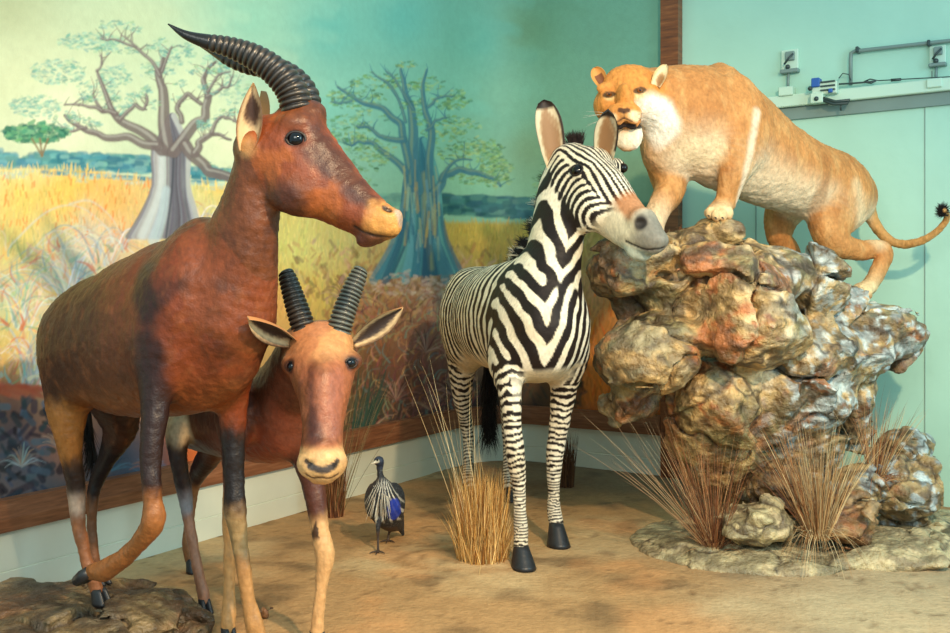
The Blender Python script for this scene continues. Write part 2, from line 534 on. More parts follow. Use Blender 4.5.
# floor
def make_floor():
    x = np.arange(-3.2, 5.0, .025); y = np.arange(.6, 7.6, .025)
    X, Y = np.meshgrid(x, y, indexing='ij'); Q = np.stack([X.ravel(), Y.ravel(), np.zeros(X.size)], 1)
    n1 = fbm(Q, 1.1, 4); n2 = fbm(Q+5, 3.2, 4); n3 = fbm(Q+11, 11, 3)
    z = .004*n2+.0025*n3
    px = 475+F*Q[:, 0]/Q[:, 1]; py = HZ+F*H/Q[:, 1]
    base = np.tile(lin((176, 138, 94)), (len(Q), 1))
    base = mixc(base, lin((196, 166, 122)), sstep(-.1, .5, n1))
    base = mixc(base, lin((122, 96, 66)), .8*sstep(.1, .7, n2))
    base = mixc(base, lin((210, 150, 96)), .5*sstep(.15, .6, fbm(Q+31, 2.1, 3)))
    # greyer concrete towards the right front, darker floor by the back wall
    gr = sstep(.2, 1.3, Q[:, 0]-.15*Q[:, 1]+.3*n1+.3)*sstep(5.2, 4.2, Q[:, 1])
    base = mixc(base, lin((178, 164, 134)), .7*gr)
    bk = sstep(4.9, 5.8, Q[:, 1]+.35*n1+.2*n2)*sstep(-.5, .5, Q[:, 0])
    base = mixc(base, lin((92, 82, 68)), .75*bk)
    # worn trough between the mounds
    crack = np.abs(fbm(Q+3, 1.7, 4)); base = mixc(base, lin((104, 78, 52)), .55*sstep(.03, .0, crack))
    z -= .004*sstep(.04, 0, crack)
    # low soil mound under the centre tuft
    c = P(485, 562, 4.22); d = np.hypot((Q[:, 0]-c[0]+.08)/.3, (Q[:, 1]-c[1])/.2)+.25*n2
    z += .014*sstep(1.05, .7, d); base = mixc(base, lin((150, 112, 72)), .8*sstep(1.1, .9, d)*sstep(.7, .95, d))
    V = Q.copy(); V[:, 2] = z
    ny = len(y); i, j = np.meshgrid(np.arange(len(x)-1), np.arange(ny-1), indexing='ij'); a = (i*ny+j).ravel()
    f = np.stack([a, a+ny, a+ny+1, a+1], 1)
    # keep only the floor in front of the walls
    cx = V[f].mean(1); cpx = 475+F*cx[:, 0]/cx[:, 1]
    wy = np.interp(cpx, WPX, WP[:, 1]); k = cx[:, 1] < wy+.08
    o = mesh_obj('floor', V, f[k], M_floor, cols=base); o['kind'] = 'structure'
make_floor()

# ------------------------------------------------------------------ mural: a flat painting on the wall, worked out on a raster
OX, OY = 260, 150            # raster offsets
RW, RH = 960, 680
R = np.zeros((RH, RW, 3))
YY, XX = np.mgrid[0:RH, 0:RW]; XX = XX-OX; YY = YY-OY
rng = random.Random(5)
def idw(ctrl, X, Y, p=2.2):
    num = 0; den = 0
    for cx, cy, c in ctrl:
        w = 1/((X-cx)**2+(Y-cy)**2+60)**(p/2)
        num = num+w[..., None]*lin(c); den = den+w
    return num/den[..., None]
sky = [(-200, 0, (176, 186, 150)), (0, 0, (182, 190, 152)), (0, 80, (205, 214, 178)), (60, 120, (226, 232, 200)), (130, 20, (196, 212, 178)),
       (200, 90, (214, 226, 190)), (230, 140, (226, 232, 196)), (250, 20, (150, 200, 178)), (330, 30, (112, 184, 174)), (330, 110, (134, 198, 182)),
       (400, 20, (104, 178, 170)), (420, 120, (118, 188, 172)), (480, 40, (104, 172, 158)), (500, 120, (122, 176, 154)), (470, 180, (140, 196, 166)),
       (530, 30, (104, 146, 118)), (530, 150, (124, 158, 126)), (600, 40, (110, 158, 138)), (640, 60, (112, 164, 146)), (640, 180, (128, 160, 130)), (700, 60, (112, 164, 146)), (0, -120, (160, 170, 140)), (400, -120, (96, 170, 160))]
land = [(-200, 200, (226, 190, 110)), (10, 170, (226, 214, 158)), (20, 200, (238, 200, 92)), (70, 190, (240, 196, 84)), (100, 215, (236, 178, 84)), (40, 220, (226, 200, 120)),
        (20, 250, (214, 196, 110)), (60, 245, (196, 196, 170)), (90, 235, (216, 206, 190)), (30, 285, (216, 190, 140)), (70, 280, (206, 196, 170)), (10, 320, (196, 206, 160)), (45, 315, (228, 206, 164)),
        (10, 350, (228, 196, 96)), (30, 370, (222, 176, 122)), (10, 395, (146, 82, 66)), (20, 420, (70, 66, 74)), (20, 460, (84, 96, 116)), (60, 440, (206, 140, 110)), (60, 480, (90, 100, 110)),
        (120, 460, (58, 92, 120)), (150, 480, (90, 110, 130)), (205, 200, (216, 212, 150)), (225, 185, (236, 196, 90)), (210, 300, (220, 190, 130)),
        (-150, 300, (200, 196, 150)), (-150, 440, (90, 90, 100)),
        (290, 260, (206, 206, 120)), (300, 290, (216, 190, 96)), (330, 285, (204, 180, 96)), (310, 255, (214, 206, 130)), (280, 300, (224, 160, 90)), (370, 290, (178, 130, 86)), (390, 300, (150, 108, 84)), (350, 255, (190, 184, 120)),
        (370, 330, (150, 110, 80)), (350, 400, (110, 82, 54)), (390, 390, (104, 70, 62)), (420, 330, (136, 92, 84)), (420, 380, (108, 66, 66)), (400, 430, (70, 56, 54)), (440, 410, (82, 58, 62)), (380, 360, (124, 86, 62)), (365, 420, (60, 84, 66)),
        (440, 290, (170, 150, 140)), (450, 240, (206, 176, 80)), (480, 235, (196, 178, 84)), (500, 250, (206, 158, 72)), (520, 235, (180, 160, 76)), (470, 262, (150, 140, 70)), (440, 225, (150, 150, 90)),
        (590, 240, (160, 146, 84)), (592, 280, (176, 140, 96)), (600, 330, (206, 128, 60)), (605, 380, (224, 130, 48)), (595, 400, (218, 116, 40)), (590, 310, (186, 140, 90)), (570, 400, (90, 76, 56)), (540, 410, (60, 56, 50)), (480, 410, (60, 50, 50)), (640, 420, (150, 96, 50)), (660, 300, (176, 130, 80)), (250, 470, (224, 110, 40)), (180, 470, (222, 106, 36)), (205, 440, (210, 110, 50))]
def horizon(x):
    return np.interp(x, [-260, 0, 60, 130, 220, 330, 440, 560, 700], [165, 163, 164, 178, 184, 205, 222, 224, 224])
SKY = idw(sky, XX, YY); LAND = idw(land, XX+9*np.sin(YY*.21)+6*np.sin(YY*.09+XX*.05), YY+8*np.sin(XX*.17)+7*np.sin(XX*.07+1), 3.0)
for _r in (9, 9, 7):
    LAND = sum(np.roll(LAND, k, 0) for k in range(-_r, _r+1, 2))/len(range(-_r, _r+1, 2)); LAND = sum(np.roll(LAND, k, 1) for k in range(-_r, _r+1, 2))/len(range(-_r, _r+1, 2))
hm = sstep(-3, 3, YY-horizon(XX))
R = SKY+(LAND-SKY)*hm[..., None]
def stroke(pts, w, col, alpha=1.0, soft=1.0, w1=None, n=6):
    """one brush stroke; pts (x,y), width w -> w1"""
    pts = np.asarray(pts, dtype=float)
    if len(pts) > 2: pts = cat_rom(pts, n)
    m = len(pts); ws = np.linspace(w, w if w1 is None else w1, m)/2
    x0, y0 = pts.min(0)-ws.max()-2; x1, y1 = pts.max(0)+ws.max()+3
    a, b = max(0, int(x0)+OX), min(RW, int(x1)+OX); c, d = max(0, int(y0)+OY), min(RH, int(y1)+OY)
    if a >= b or c >= d: return
    X = XX[c:d, a:b].astype(float); Y = YY[c:d, a:b].astype(float); D = np.full(X.shape, 99.0)
    for i in range(m-1):
        p, q = pts[i], pts[i+1]; v = q-p; t = np.clip(((X-p[0])*v[0]+(Y-p[1])*v[1])/max(1e-6, v@v), 0, 1)
        D = np.minimum(D, np.hypot(X-p[0]-t*v[0], Y-p[1]-t*v[1])-(ws[i]+(ws[i+1]-ws[i])*t))
    k = np.clip(.5-D/soft, 0, 1)*alpha
    R[c:d, a:b] += (lin(col)-R[c:d, a:b])*k[..., None]
def jit(c, s):
    j = rng.uniform(-s, s); return tuple(max(0, min(255, v+j+rng.uniform(-s, s)*.5)) for v in c)
def dabs(cx, cy, rx, ry, n, cols, size=2.6, alpha=.6):
    for _ in range(n):
        a = rng.uniform(0, 6.28); r = math.sqrt(rng.random())
        x = cx+rx*r*math.cos(a); y = cy+ry*r*math.sin(a); t = rng.uniform(-.6, .6); l = size*rng.uniform(.6, 1.5)
        stroke([(x, y), (x+l*math.cos(t), y+l*math.sin(t))], size*rng.uniform(.5, 1), jit(rng.choice(cols), 14), alpha*rng.uniform(.6, 1))
# broad soft sky strokes
for _ in range(420):
    x = rng.uniform(-260, 690); y = rng.uniform(-150, 170); i, j = int(np.clip(y+OY, 0, RH-1)), int(np.clip(x+OX, 0, RW-1))
    c = SKY[i, j]; c = np.clip(c*rng.uniform(.93, 1.07), 0, 1); cs = 255*np.where(c <= .0031308, 12.92*c, 1.055*c**(1/2.4)-.055)
    L_ = rng.uniform(15, 50); stroke([(x, y), (x+L_*.5, y-L_*.2), (x+L_, y-L_*.1)], rng.uniform(6, 14), cs, .35, 6)
# distant bush line
def bushes(x0, x1, y, h, cols, n):
    for _ in range(n):
        x = rng.uniform(x0, x1); yy = np.interp(x, [x0, x1], y)+rng.uniform(-h, h*.4); s = rng.uniform(2, 6)
        stroke([(x-s, yy), (x+s, yy+rng.uniform(-1, 1))], rng.uniform(3, 7), jit(rng.choice(cols), 12), .7, 2)
bushes(-250, 150, (152, 168), 11, [(110, 170, 176), (80, 148, 164), (96, 150, 150), (66, 130, 140)], 520)
bushes(60, 235, (160, 178), 7, [(70, 140, 156), (120, 176, 170), (56, 120, 140)], 260)
for i in range(12): stroke([(40+i*14, 172+i*.9), (60+i*14, 174+i*.9)], 4, jit((50, 130, 160), 12), .7, 2)
bushes(300, 400, (195, 205), 9, [(96, 150, 150), (120, 170, 150)], 120)
bushes(436, 560, (208, 214), 13, [(64, 118, 124), (52, 104, 112), (84, 140, 130), (40, 92, 100)], 420)
bushes(560, 665, (214, 214), 9, [(80, 120, 110), (96, 130, 110)], 120)
for i in range(60):
    x = rng.uniform(-250, 235); y = np.interp(x, [-250, 60, 235], [172, 176, 190])+rng.uniform(-4, 4)
    stroke([(x, y), (x+rng.uniform(8, 24), y+rng.uniform(-1, 1))], 3, jit((176, 204, 190), 12), .55, 2)
# grasses of the plain: short strokes in the colours of the ground
PALM = LAND.copy()
def grass(x0, x1, y0, y1, n, ln, w, dark=.75, light=1.25, slant=.3, alpha=.7):
    for _ in range(n):
        x = rng.uniform(x0, x1); y = rng.uniform(y0, y1)
        if y < np.interp(x, [-260, 0, 60, 130, 220, 330, 440, 560, 700], [165, 163, 164, 178, 184, 205, 222, 224, 224]): continue
        i, j = int(np.clip(y+OY, 0, RH-1)), int(np.clip(x+OX, 0, RW-1))
        c = PALM[i, j]*rng.uniform(dark, light)*np.array([rng.uniform(.85, 1.15), 1, rng.uniform(.8, 1.2)]); c = np.clip(c, 0, 1)
        cs = 255*np.where(c <= .0031308, 12.92*c, 1.055*c**(1/2.4)-.055)
        l = ln*rng.uniform(.5, 1.4); s = rng.uniform(-slant, slant)
        stroke([(x, y), (x+s*l*.4, y-l*.6), (x+s*l, y-l)], w*rng.uniform(.7, 1.3), cs, alpha, 1, .4, 2)
grass(-250, 235, 168, 250, 2600, 6, 1.8)
grass(-250, 100, 235, 400, 1600, 14, 2.2, slant=.8)
grass(270, 400, 205, 320, 1500, 7, 1.6)
grass(400, 560, 224, 300, 1800, 6, 1.6)
grass(330, 470, 290, 450, 1700, 12, 1.8, slant=.7)
for _ in range(900):    # mottled scrub between the plain and the dark foreground
    x = rng.uniform(290, 600); y = rng.gauss(288, 24)
    if y < 240 or y > 350: continue
    stroke([(x, y), (x+rng.uniform(-6, 6), y-rng.uniform(2, 8))], rng.uniform(1.5, 4), jit(rng.choice([(176, 132, 84), (120, 104, 66), (150, 96, 70), (196, 166, 110), (104, 84, 66), (160, 150, 96), (190, 150, 130)]), 16), .5, 1.5)
grass(560, 665, 224, 430, 1700, 10, 2.2, dark=.65, light=1.35, slant=.6)
for _ in range(160):   # orange accents
    x = rng.uniform(-100, 150); y = rng.uniform(180, 240); stroke([(x, y), (x+rng.uniform(-2, 2), y-5)], 1.8, jit((232, 140, 70), 20), .55)
for _ in range(170):
    x = rng.uniform(590, 664); y = rng.uniform(290, 420); stroke([(x, y), (x+rng.uniform(-5, 5), y-rng.uniform(6, 18))], 2.2, jit(rng.choice([(244, 150, 50), (220, 100, 30), (190, 110, 50)]), 16), .6, 1, .5)
# arching tussocks at lower left, pale blue grey and pink
def arch(x, y, dx, h, w, col, a=.8):
    stroke([(x, y), (x+dx*.25, y-h*.75), (x+dx*.6, y-h), (x+dx, y-h*.72)], w, col, a, 1.2, .6, 5)
cols_arch = [(214, 222, 220), (150, 176, 190), (226, 196, 176), (120, 150, 160), (236, 222, 190), (196, 206, 170), (216, 150, 120), (176, 190, 196)]
for (cx, cy, n, sp, hh) in ((70, 300, 46, 70, 60), (100, 262, 34, 55, 40), (20, 320, 34, 60, 50), (-60, 320, 50, 80, 60), (-160, 310, 50, 80, 60), (30, 380, 34, 45, 55), (60, 400, 22, 30, 50), (120, 245, 20, 30, 24), (200, 225, 20, 26, 22)):
    for _ in range(n):
        s = rng.choice((-1, 1)); arch(cx+rng.uniform(-10, 10), cy+rng.uniform(-4, 10), s*rng.uniform(.4, 1)*sp, hh*rng.uniform(.4, 1), rng.uniform(1.2, 3), jit(rng.choice(cols_arch), 20), rng.uniform(.35, .7))
for (a, b, c, d) in (((4, 250), (45, 212), (80, 208), (118, 240)), ((40, 245), (75, 226), (95, 240), (104, 262)), ((68, 204), (88, 201), (108, 216), (120, 236)), ((20, 262), (50, 232), (70, 236), (86, 252)), ((60, 270), (64, 246), (76, 240), (86, 250))):
    stroke([a, b, c, d], 2.2, (206, 208, 200), .6, 2, .6)
for _ in range(620):   # loose coloured leaf strokes of the undergrowth
    x = rng.uniform(-240, 110); y = rng.uniform(245, 392); a = rng.uniform(-2.8, -.3); l = rng.uniform(8, 26); b = a+rng.uniform(-.8, .8)
    stroke([(x, y), (x+l*.5*math.cos(a), y+l*.5*math.sin(a)), (x+l*.5*(math.cos(a)+math.cos(b)), y+l*.5*(math.sin(a)+math.sin(b)))], rng.uniform(1.5, 4.5), jit(rng.choice([(126, 176, 160), (222, 132, 98), (238, 196, 110), (170, 196, 150), (206, 160, 140), (150, 170, 180), (232, 214, 170), (214, 110, 80), (120, 150, 110)]), 14), rng.uniform(.35, .75), 1.2, .8, 4)
for _ in range(520):   # red brown and teal undergrowth below the middle tree
    x = rng.uniform(335, 475); y = rng.uniform(300, 440); a = rng.uniform(-2.6, -.5); l = rng.uniform(6, 20)
    stroke([(x, y), (x+l*.6*math.cos(a), y+l*.6*math.sin(a)), (x+l*math.cos(a+.4), y+l*math.sin(a+.4))], rng.uniform(1, 2.6), jit(rng.choice([(196, 140, 120), (160, 90, 80), (96, 130, 130), (206, 160, 110), (120, 70, 80), (176, 110, 70), (140, 150, 120), (90, 60, 60)]), 14), rng.uniform(.35, .7), 1, .6, 3)
# dark dabs with fan leaves lower left
for _ in range(420):
    x = rng.uniform(-240, 58); y = rng.uniform(392, 500)
    if x > 20+(y-392)*.5+22: continue
    stroke([(x, y), (x+rng.uniform(-14, 14), y+rng.uniform(-10, 10))], rng.uniform(3, 8), jit(rng.choice([(44, 50, 62), (60, 76, 96), (70, 60, 74), (40, 62, 70), (86, 104, 124), (34, 36, 44)]), 10), .75, 2)
for _ in range(90):
    x = rng.uniform(-240, 45); stroke([(x, rng.uniform(384, 394)), (x+rng.uniform(10, 24), rng.uniform(386, 398))], 5, jit((176, 84, 62), 18), .6, 3)
def fan(cx, cy, n, L_, cols, w=1.8, a0=-3.1, a1=0.0):
    for i in range(n):
        a = a0+(a1-a0)*(i+rng.random())/n; l = L_*rng.uniform(.6, 1)
        stroke([(cx, cy), (cx+l*.6*math.cos(a), cy+l*.6*math.sin(a)-2), (cx+l*math.cos(a), cy+l*math.sin(a)+3)], w, jit(rng.choice(cols), 14), .75, 1, .5, 3)
for cx in (20, -50, -120, -190): fan(cx, 466, 16, 28, [(176, 196, 200), (150, 140, 130), (206, 166, 140)])
fan(60, 450, 12, 34, [(222, 156, 118), (200, 170, 150)]); fan(110, 470, 14, 26, [(96, 140, 170), (60, 96, 126)]); fan(150, 470, 12, 24, [(120, 150, 170), (206, 140, 110)])
for cx, cy in ((395, 400), (430, 410), (370, 430), (345, 300), (425, 352), (452, 395)):
    fan(cx, cy, 22, 30, [(150, 110, 104), (66, 44, 48), (130, 84, 70), (176, 140, 126)], 1.3)
for _ in range(30):
    x = rng.uniform(350, 372); stroke([(x, 432), (x+rng.uniform(6, 22), rng.uniform(360, 400))], 2.5, jit((50, 84, 74), 12), .6, 1, .6)
for _ in range(70):
    x = rng.uniform(475, 585); y = rng.uniform(380, 412); stroke([(x, y), (x+rng.uniform(-8, 8), y-rng.uniform(3, 12))], 3, jit((62, 62, 50), 14), .6)

# trees -------------------------------------------------------------
def trunk(outL, outR, cols, n=26):
    """fills between two outlines top to bottom with vertical strokes"""
    outL = cat_rom(outL, 8); outR = cat_rom(outR, 8)
    for i in range(n):
        f = i/(n-1); p = outL+(outR-outL)*f; wv = np.abs(outR[:, 0]-outL[:, 0]).max()/n+2.2
        c = np.array(cols[0])+(np.array(cols[1])-np.array(cols[0]))*(.5+.5*math.sin(f*7+rng.uniform(-.6, .6)))
        stroke(p[::3], wv, jit(tuple(c), 10), .92, 1.2, None, 1)
def limb(pts, w0, w1, col, hi):
    p_ = cat_rom(np.array(pts, dtype=float), 5); L_ = len(p_)
    for i in range(1, L_-1):
        k = (w0*(1-i/L_)+w1*i/L_)*.28+.5; p_[i] += [rng.uniform(-k, k), rng.uniform(-k, k)]
    for _ in range(int(L_*.5)):          # side twigs
        i = rng.randrange(L_//3, L_); x, y = p_[i]; a = rng.uniform(-2.9, -.25); l = rng.uniform(6, 17); b = a+rng.uniform(-.7, .7)
        tw = [(x, y), (x+l*.5*math.cos(a), y+l*.5*math.sin(a)), (x+l*.5*math.cos(a)+l*.6*math.cos(b), y+l*.5*math.sin(a)+l*.6*math.sin(b))]
        stroke(tw, 1.6, jit(col, 14), .7, 1, .5, 3)
        if rng.random() < .5: leafbunch(tw[2][0], tw[2][1], 7, 4, 7, LEAF)
    pts = [tuple(q) for q in p_[::2]]+[tuple(p_[-1])]
    stroke(pts, w0+2, tuple(c*.7 for c in col), .3, 1.5, w1+.6, 3)
    stroke(pts, w0, col, .9, 1, w1); q = [(x-w0*.12, y-w0*.2) for x, y in pts]; stroke(q, w0*.3, hi, .4, 1.5, .6)
gl, gh = (112, 104, 112), (196, 196, 190)
LEAF = [(120, 176, 166), (150, 196, 180), (96, 150, 146), (140, 180, 140)]
def leafbunch(cx, cy, rx, ry, n, cols): dabs(cx, cy, rx, ry, int(n*1.6), cols, 2.4, .6)
teal = [(120, 176, 166), (150, 196, 180), (96, 150, 146), (170, 200, 170)]
for a in ((88, 42, 34, 9, 130), (55, 72, 28, 13, 120), (32, 106, 26, 11, 110), (112, 76, 18, 12, 60), (95, 90, 22, 10, 50), (175, 55, 18, 10, 50), (215, 62, 18, 14, 60), (232, 90, 16, 16, 50), (150, 70, 16, 8, 30)): leafbunch(*a, teal)
trunk([(168, 116), (158, 138), (151, 152), (152, 185), (140, 214), (124, 240)], [(172, 116), (183, 138), (187, 152), (186, 185), (194, 214), (198, 240)], ((104, 100, 112), (186, 190, 190)))
stroke([(160, 150), (158, 190), (140, 236)], 6, (206, 216, 216), .7, 4, 8); stroke([(172, 150), (170, 190), (164, 238)], 2, (70, 74, 84), .8, 1.5, 2)
stroke([(182, 150), (184, 200), (192, 238)], 3, (84, 84, 96), .6, 2, 2); stroke([(164, 190), (160, 215), (152, 240)], 8, (184, 204, 214), .7, 3, 12)
for pts, w0, w1 in ((((166, 150), (161, 99), (158, 75), (162, 59)), 13, 3), (((158, 76), (150, 63), (134, 47), (114, 41), (99, 39)), 4, 1), (((160, 72), (166, 56), (170, 47)), 3, 1),
                    (((160, 150), (130, 126), (110, 110), (95, 71)), 12, 2), (((114, 114), (99, 110), (91, 95)), 5, 1.5), (((156, 146), (118, 138), (95, 136), (75, 126), (63, 116)), 9, 2),
                    (((100, 111), (84, 106), (63, 105)), 4, 1), (((118, 120), (132, 106), (142, 110), (146, 101), (144, 95)), 4, 1.5), (((172, 152), (197, 122), (205, 99), (203, 79), (213, 63)), 12, 1.5),
                    (((205, 97), (216, 90), (225, 87), (231, 77)), 4, 1), (((180, 122), (177, 106), (186, 95), (199, 104)), 5, 4), (((184, 146), (205, 168), (222, 178), (240, 176)), 12, 8),
                    (((193, 154), (201, 140), (212, 133), (229, 140)), 8, 2), (((210, 133), (216, 120), (224, 118), (236, 124)), 4, 1.5), (((206, 92), (216, 76), (228, 72)), 3, 1), (((95, 71), (100, 64), (98, 56)), 2, .8), (((134, 47), (128, 42), (120, 36)), 2, .8), (((84, 128), (70, 132), (60, 128)), 3, 1)):
    limb(pts, w0, w1, (116, 104, 104), gh)
dabs(32, 133, 32, 10, 260, [(62, 130, 104), (88, 156, 120), (46, 104, 90), (120, 176, 130)], 4, .8)
for x in (30, 38, 46): stroke([(x, 139), (40, 156)], 2.2, (136, 116, 84), .8, 1)
grn = [(96, 146, 96), (130, 170, 104), (70, 116, 84), (160, 186, 120)]
LEAF = grn
for a in ((352, 100, 26, 10, 70), (345, 130, 24, 16, 80), (362, 155, 26, 18, 80), (350, 190, 24, 16, 60), (448, 102, 20, 8, 50), (440, 135, 22, 14, 60), (476, 150, 26, 12, 90), (494, 172, 18, 16, 90), (466, 176, 20, 10, 50), (385, 82, 16, 8, 24), (425, 85, 16, 8, 24), (455, 125, 24, 8, 30), (545, 185, 16, 12, 40)): leafbunch(*a, grn)
trunk([(419, 140), (406, 170), (402, 200), (399, 233), (388, 258), (374, 280)], [(423, 140), (434, 170), (438, 200), (440, 233), (448, 256), (456, 274)], ((44, 102, 128), (92, 150, 156)))
stroke([(424, 175), (424, 215), (430, 268)], 7, (150, 160, 116), .6, 4, 5); stroke([(410, 180), (408, 230), (392, 272)], 3, (36, 76, 104), .7, 2, 3); stroke([(434, 190), (434, 235), (444, 268)], 3, (40, 90, 120), .7, 2)
stroke([(418, 235), (412, 270)], 10, (60, 124, 150), .6, 4, 14); stroke([(432, 240), (448, 270)], 7, (70, 132, 156), .6, 4, 9)
for pts, w0, w1 in ((((416, 190), (412, 122), (405, 93), (399, 69)), 12, 2), (((429, 190), (427, 122), (420, 97), (425, 70)), 9, 1.5), (((427, 107), (436, 98), (450, 97)), 3, 1),
                    (((410, 186), (401, 131), (384, 110), (358, 101), (337, 88)), 9, 1.5), (((402, 140), (384, 140), (370, 130), (355, 126)), 6, 1.5), (((404, 172), (384, 152), (363, 142), (350, 146)), 7, 1.5),
                    (((434, 192), (448, 174), (469, 171), (490, 178), (500, 186)), 9, 1.5), (((404, 122), (390, 88), (371, 73)), 3, 1), (((412, 110), (396, 84), (385, 72)), 2.5, .8), (((425, 130), (436, 120), (444, 118)), 3, 1), (((440, 180), (452, 162), (470, 160)), 4, 1), (((350, 101), (340, 104), (330, 102)), 2, .8)):
    limb(pts, w0, w1, (66, 120, 140), (150, 166, 120))
leafbunch(494, 172, 16, 14, 40, grn); leafbunch(480, 150, 20, 8, 30, grn); leafbunch(372, 150, 20, 14, 30, grn)
for x0, x1, c_ in ((404, 384, (40, 92, 120)), (412, 404, (96, 160, 176)), (426, 424, (34, 78, 108)), (432, 444, (90, 150, 166)), (438, 462, (48, 104, 130)), (400, 372, (70, 130, 150))):
    stroke([(x0, 205), (x0*.7+x1*.3, 242), (x1, 280)], 3, c_, .75, 2, 9)
for _ in range(60):
    x = rng.uniform(402, 438); y = rng.uniform(160, 240); stroke([(x, y), (x+rng.uniform(-3, 3), y+rng.uniform(12, 30))], rng.uniform(1, 3), jit(rng.choice([(150, 176, 150), (50, 100, 130), (110, 160, 170), (170, 160, 110)]), 12), .5, 1.5)
for a in ((388, 280, 5), (440, 282, 8), (420, 284, 10)): dabs(a[0], a[1]+3, 40, 12, 60, [(190, 170, 160), (150, 120, 110), (206, 190, 176)], 3, .5)

R *= (1-.10*sstep(300, 60, XX))[..., None]  # left of the mural darkened in paint to offset the bright lamp light
def make_mural():
    pxs = np.concatenate([np.arange(-255, 0, 3.0), np.arange(0, 664.5, 1.0)])
    cols = []; V = []
    zs = np.linspace(.36, 3.62, 760)
    for px in pxs:
        xy = wall_xy(px); nn = wall_normal(px); q = xy+nn*.012
        py = HZ-(zs-H)*F/xy[1]
        V.append(np.stack([np.full(len(zs), q[0]), np.full(len(zs), q[1]), zs], 1))
        u = np.clip(px+OX, 0, RW-1.01); v = np.clip(py+OY, 0, RH-1.01)
        i0 = v.astype(int); f = (v-i0)[:, None]; j0 = int(u); g = u-j0
        a = R[i0, j0]*(1-f)+R[i0+1, j0]*f; b = R[i0, j0+1]*(1-f)+R[i0+1, j0+1]*f
        cols.append(a*(1-g)+b*g)
    n = len(zs); V = np.vstack(V); cols = np.vstack(cols)
    i, j = np.meshgrid(np.arange(len(pxs)-1), np.arange(n-1), indexing='ij'); a = (i*n+j).ravel()
    f = np.stack([a, a+n, a+n+1, a+1], 1)
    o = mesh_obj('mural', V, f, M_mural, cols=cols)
    setp(o, 'painted savanna mural with two baobab trees wrapping round the room corner above the wooden rail', 'mural')
make_mural()

# ------------------------------------------------------------------ fittings on the pale wall
M_plastic = material('pale_plastic', (196, 222, 204), rough=.4)
M_plastic2 = material('grey_plastic', (120, 140, 136), rough=.45)
M_dark = material('dark_metal', (50, 66, 66), rough=.4)
M_blue = material('blue_plastic', (40, 90, 170), rough=.4)
def wbox(mb, px, py, wpx, hpx, depth, off=0.0, bev=.004):
    n = wall_normal(px); t = np.array([-n[1], n[0], 0]); Y = wall_xy(px)[1]
    c = wall_pt(px, py, off+depth/2); mb.box(c, (wpx*Y/F, depth, hpx*Y/F), t, (-n[0], -n[1], 0), bev=bev)
def wtube(mb, pts, r, off): mb.tube([wall_pt(x, y, off) for x, y in pts], r, 8)
# cable trunking
sw = sweep('cable_trunking', 753, 1320, [(.001, 2.20), (.05, 2.20), (.055, 2.205), (.055, 2.262), (.05, 2.268), (.001, 2.268)], M_plastic, kind=None)
setp(sw, 'long pale plastic cable trunking running along the wall behind the lioness', 'trunking')
def wall_socket(px, py, s, lab, down):
    t = thing('wall_switch', wall_pt(px, py, 0), lab, 'switch', None)
    m = MB(); wbox(m, px, py, 17*s, 20*s, .02); m.build('back_plate', M_plastic, t, False)
    m = MB(); wbox(m, px+1, py-3, 9*s, 9*s, .02, .02); m.build('rocker', M_plastic2, t, False)
    m = MB(); wtube(m, [(px-4, py+6), (px, py), (px+5, py-5)], .006, .045); m.sphere(wall_pt(px-1, py+8*s, .035), .014); m.build('lever', M_dark, t)
    m = MB(); wbox(m, px+.5, py+12*s, 18*s, 4*s, .045); m.build('sill', M_plastic2, t, False)
    m = MB(); wtube(m, [(px-1, py+13*s), (px-1.5, down)], .008, .02); m.build('conduit', M_plastic2, t)
    m = MB(); wbox(m, px-1.5, down+3, 14, 9, .07); m.build('junction_box', M_plastic, t, False)
wall_socket(790.5, 60, 1.0, 'pale wall switch with short conduit above the trunking, just right of the lioness shoulders', 90)
wall_socket(938, 55, .9, 'pale wall switch at the right edge below the horizontal pipe', 82)
t = thing('pipe', wall_pt(852, 60, 0), 'thin pale pipe running level along the wall then dropping to the valve unit', 'pipe')
m = MB(); wtube(m, [(852, 86), (852, 60), (852.6, 54), (856, 52.4), (900, 47.6), (960, 41), (1100, 27)], .011, .03); m.build('tube', M_plastic2, t)
for cx, cy in ((859, 51), (930, 44.5)):
    m = MB(); wbox(m, cx, cy, 3, 6, .05); m.build('clip', M_dark, t, False)
t = thing('valve_unit', wall_pt(826, 95, 0), 'blue and white valve unit mounted on the trunking with a dark lever', 'valve')
m = MB(); wbox(m, 829, 91, 24, 12, .05, .055); m.build('housing', M_plastic, t, False)
m = MB(); wbox(m, 821, 86, 8, 9, .06, .06); wbox(m, 836, 94, 4, 4, .02, .105); m.build('knob', M_blue, t, False)
for a in (84, 88, 92):
    m = MB(); wbox(m, 833, a+1, 14, 1.4, .012, .105, .001); m.build('fin', M_dark, t, False)
m = MB(); wbox(m, 822, 101, 12, 10, .06, .055); m.build('valve_body', M_plastic, t, False)
for q in ((822, 102), (816, 92)):
    m = MB(); m.sphere(wall_pt(q[0], q[1], .118), .013); m.build('bolt', M_dark, t)
m = MB(); wtube(m, [(828, 101), (840, 104.5), (854, 103), (852, 106), (838, 107), (828, 103)], .009, .1); wtube(m, [(845, 105), (845, 113)], .006, .09); m.build('lever', M_dark, t)
m = MB(); wtube(m, [(835, 86), (852, 85), (866, 84), (878, 82.5)], .005, .05); wtube(m, [(866, 83.5), (872, 80.7), (880, 82), (873, 85), (866, 83.5)], .004, .05)
wtube(m, [(880, 82.2), (910, 80.6), (960, 78), (1100, 70)], .003, .05); wtube(m, [(893, 81.8), (903, 81)], .008, .05); wtube(m, [(841, 80), (845, 75), (851, 76), (853, 82)], .003, .05)
setp(m.build('cable', M_dark), 'thin dark cable strung along the wall from the valve unit to the right', 'cable')
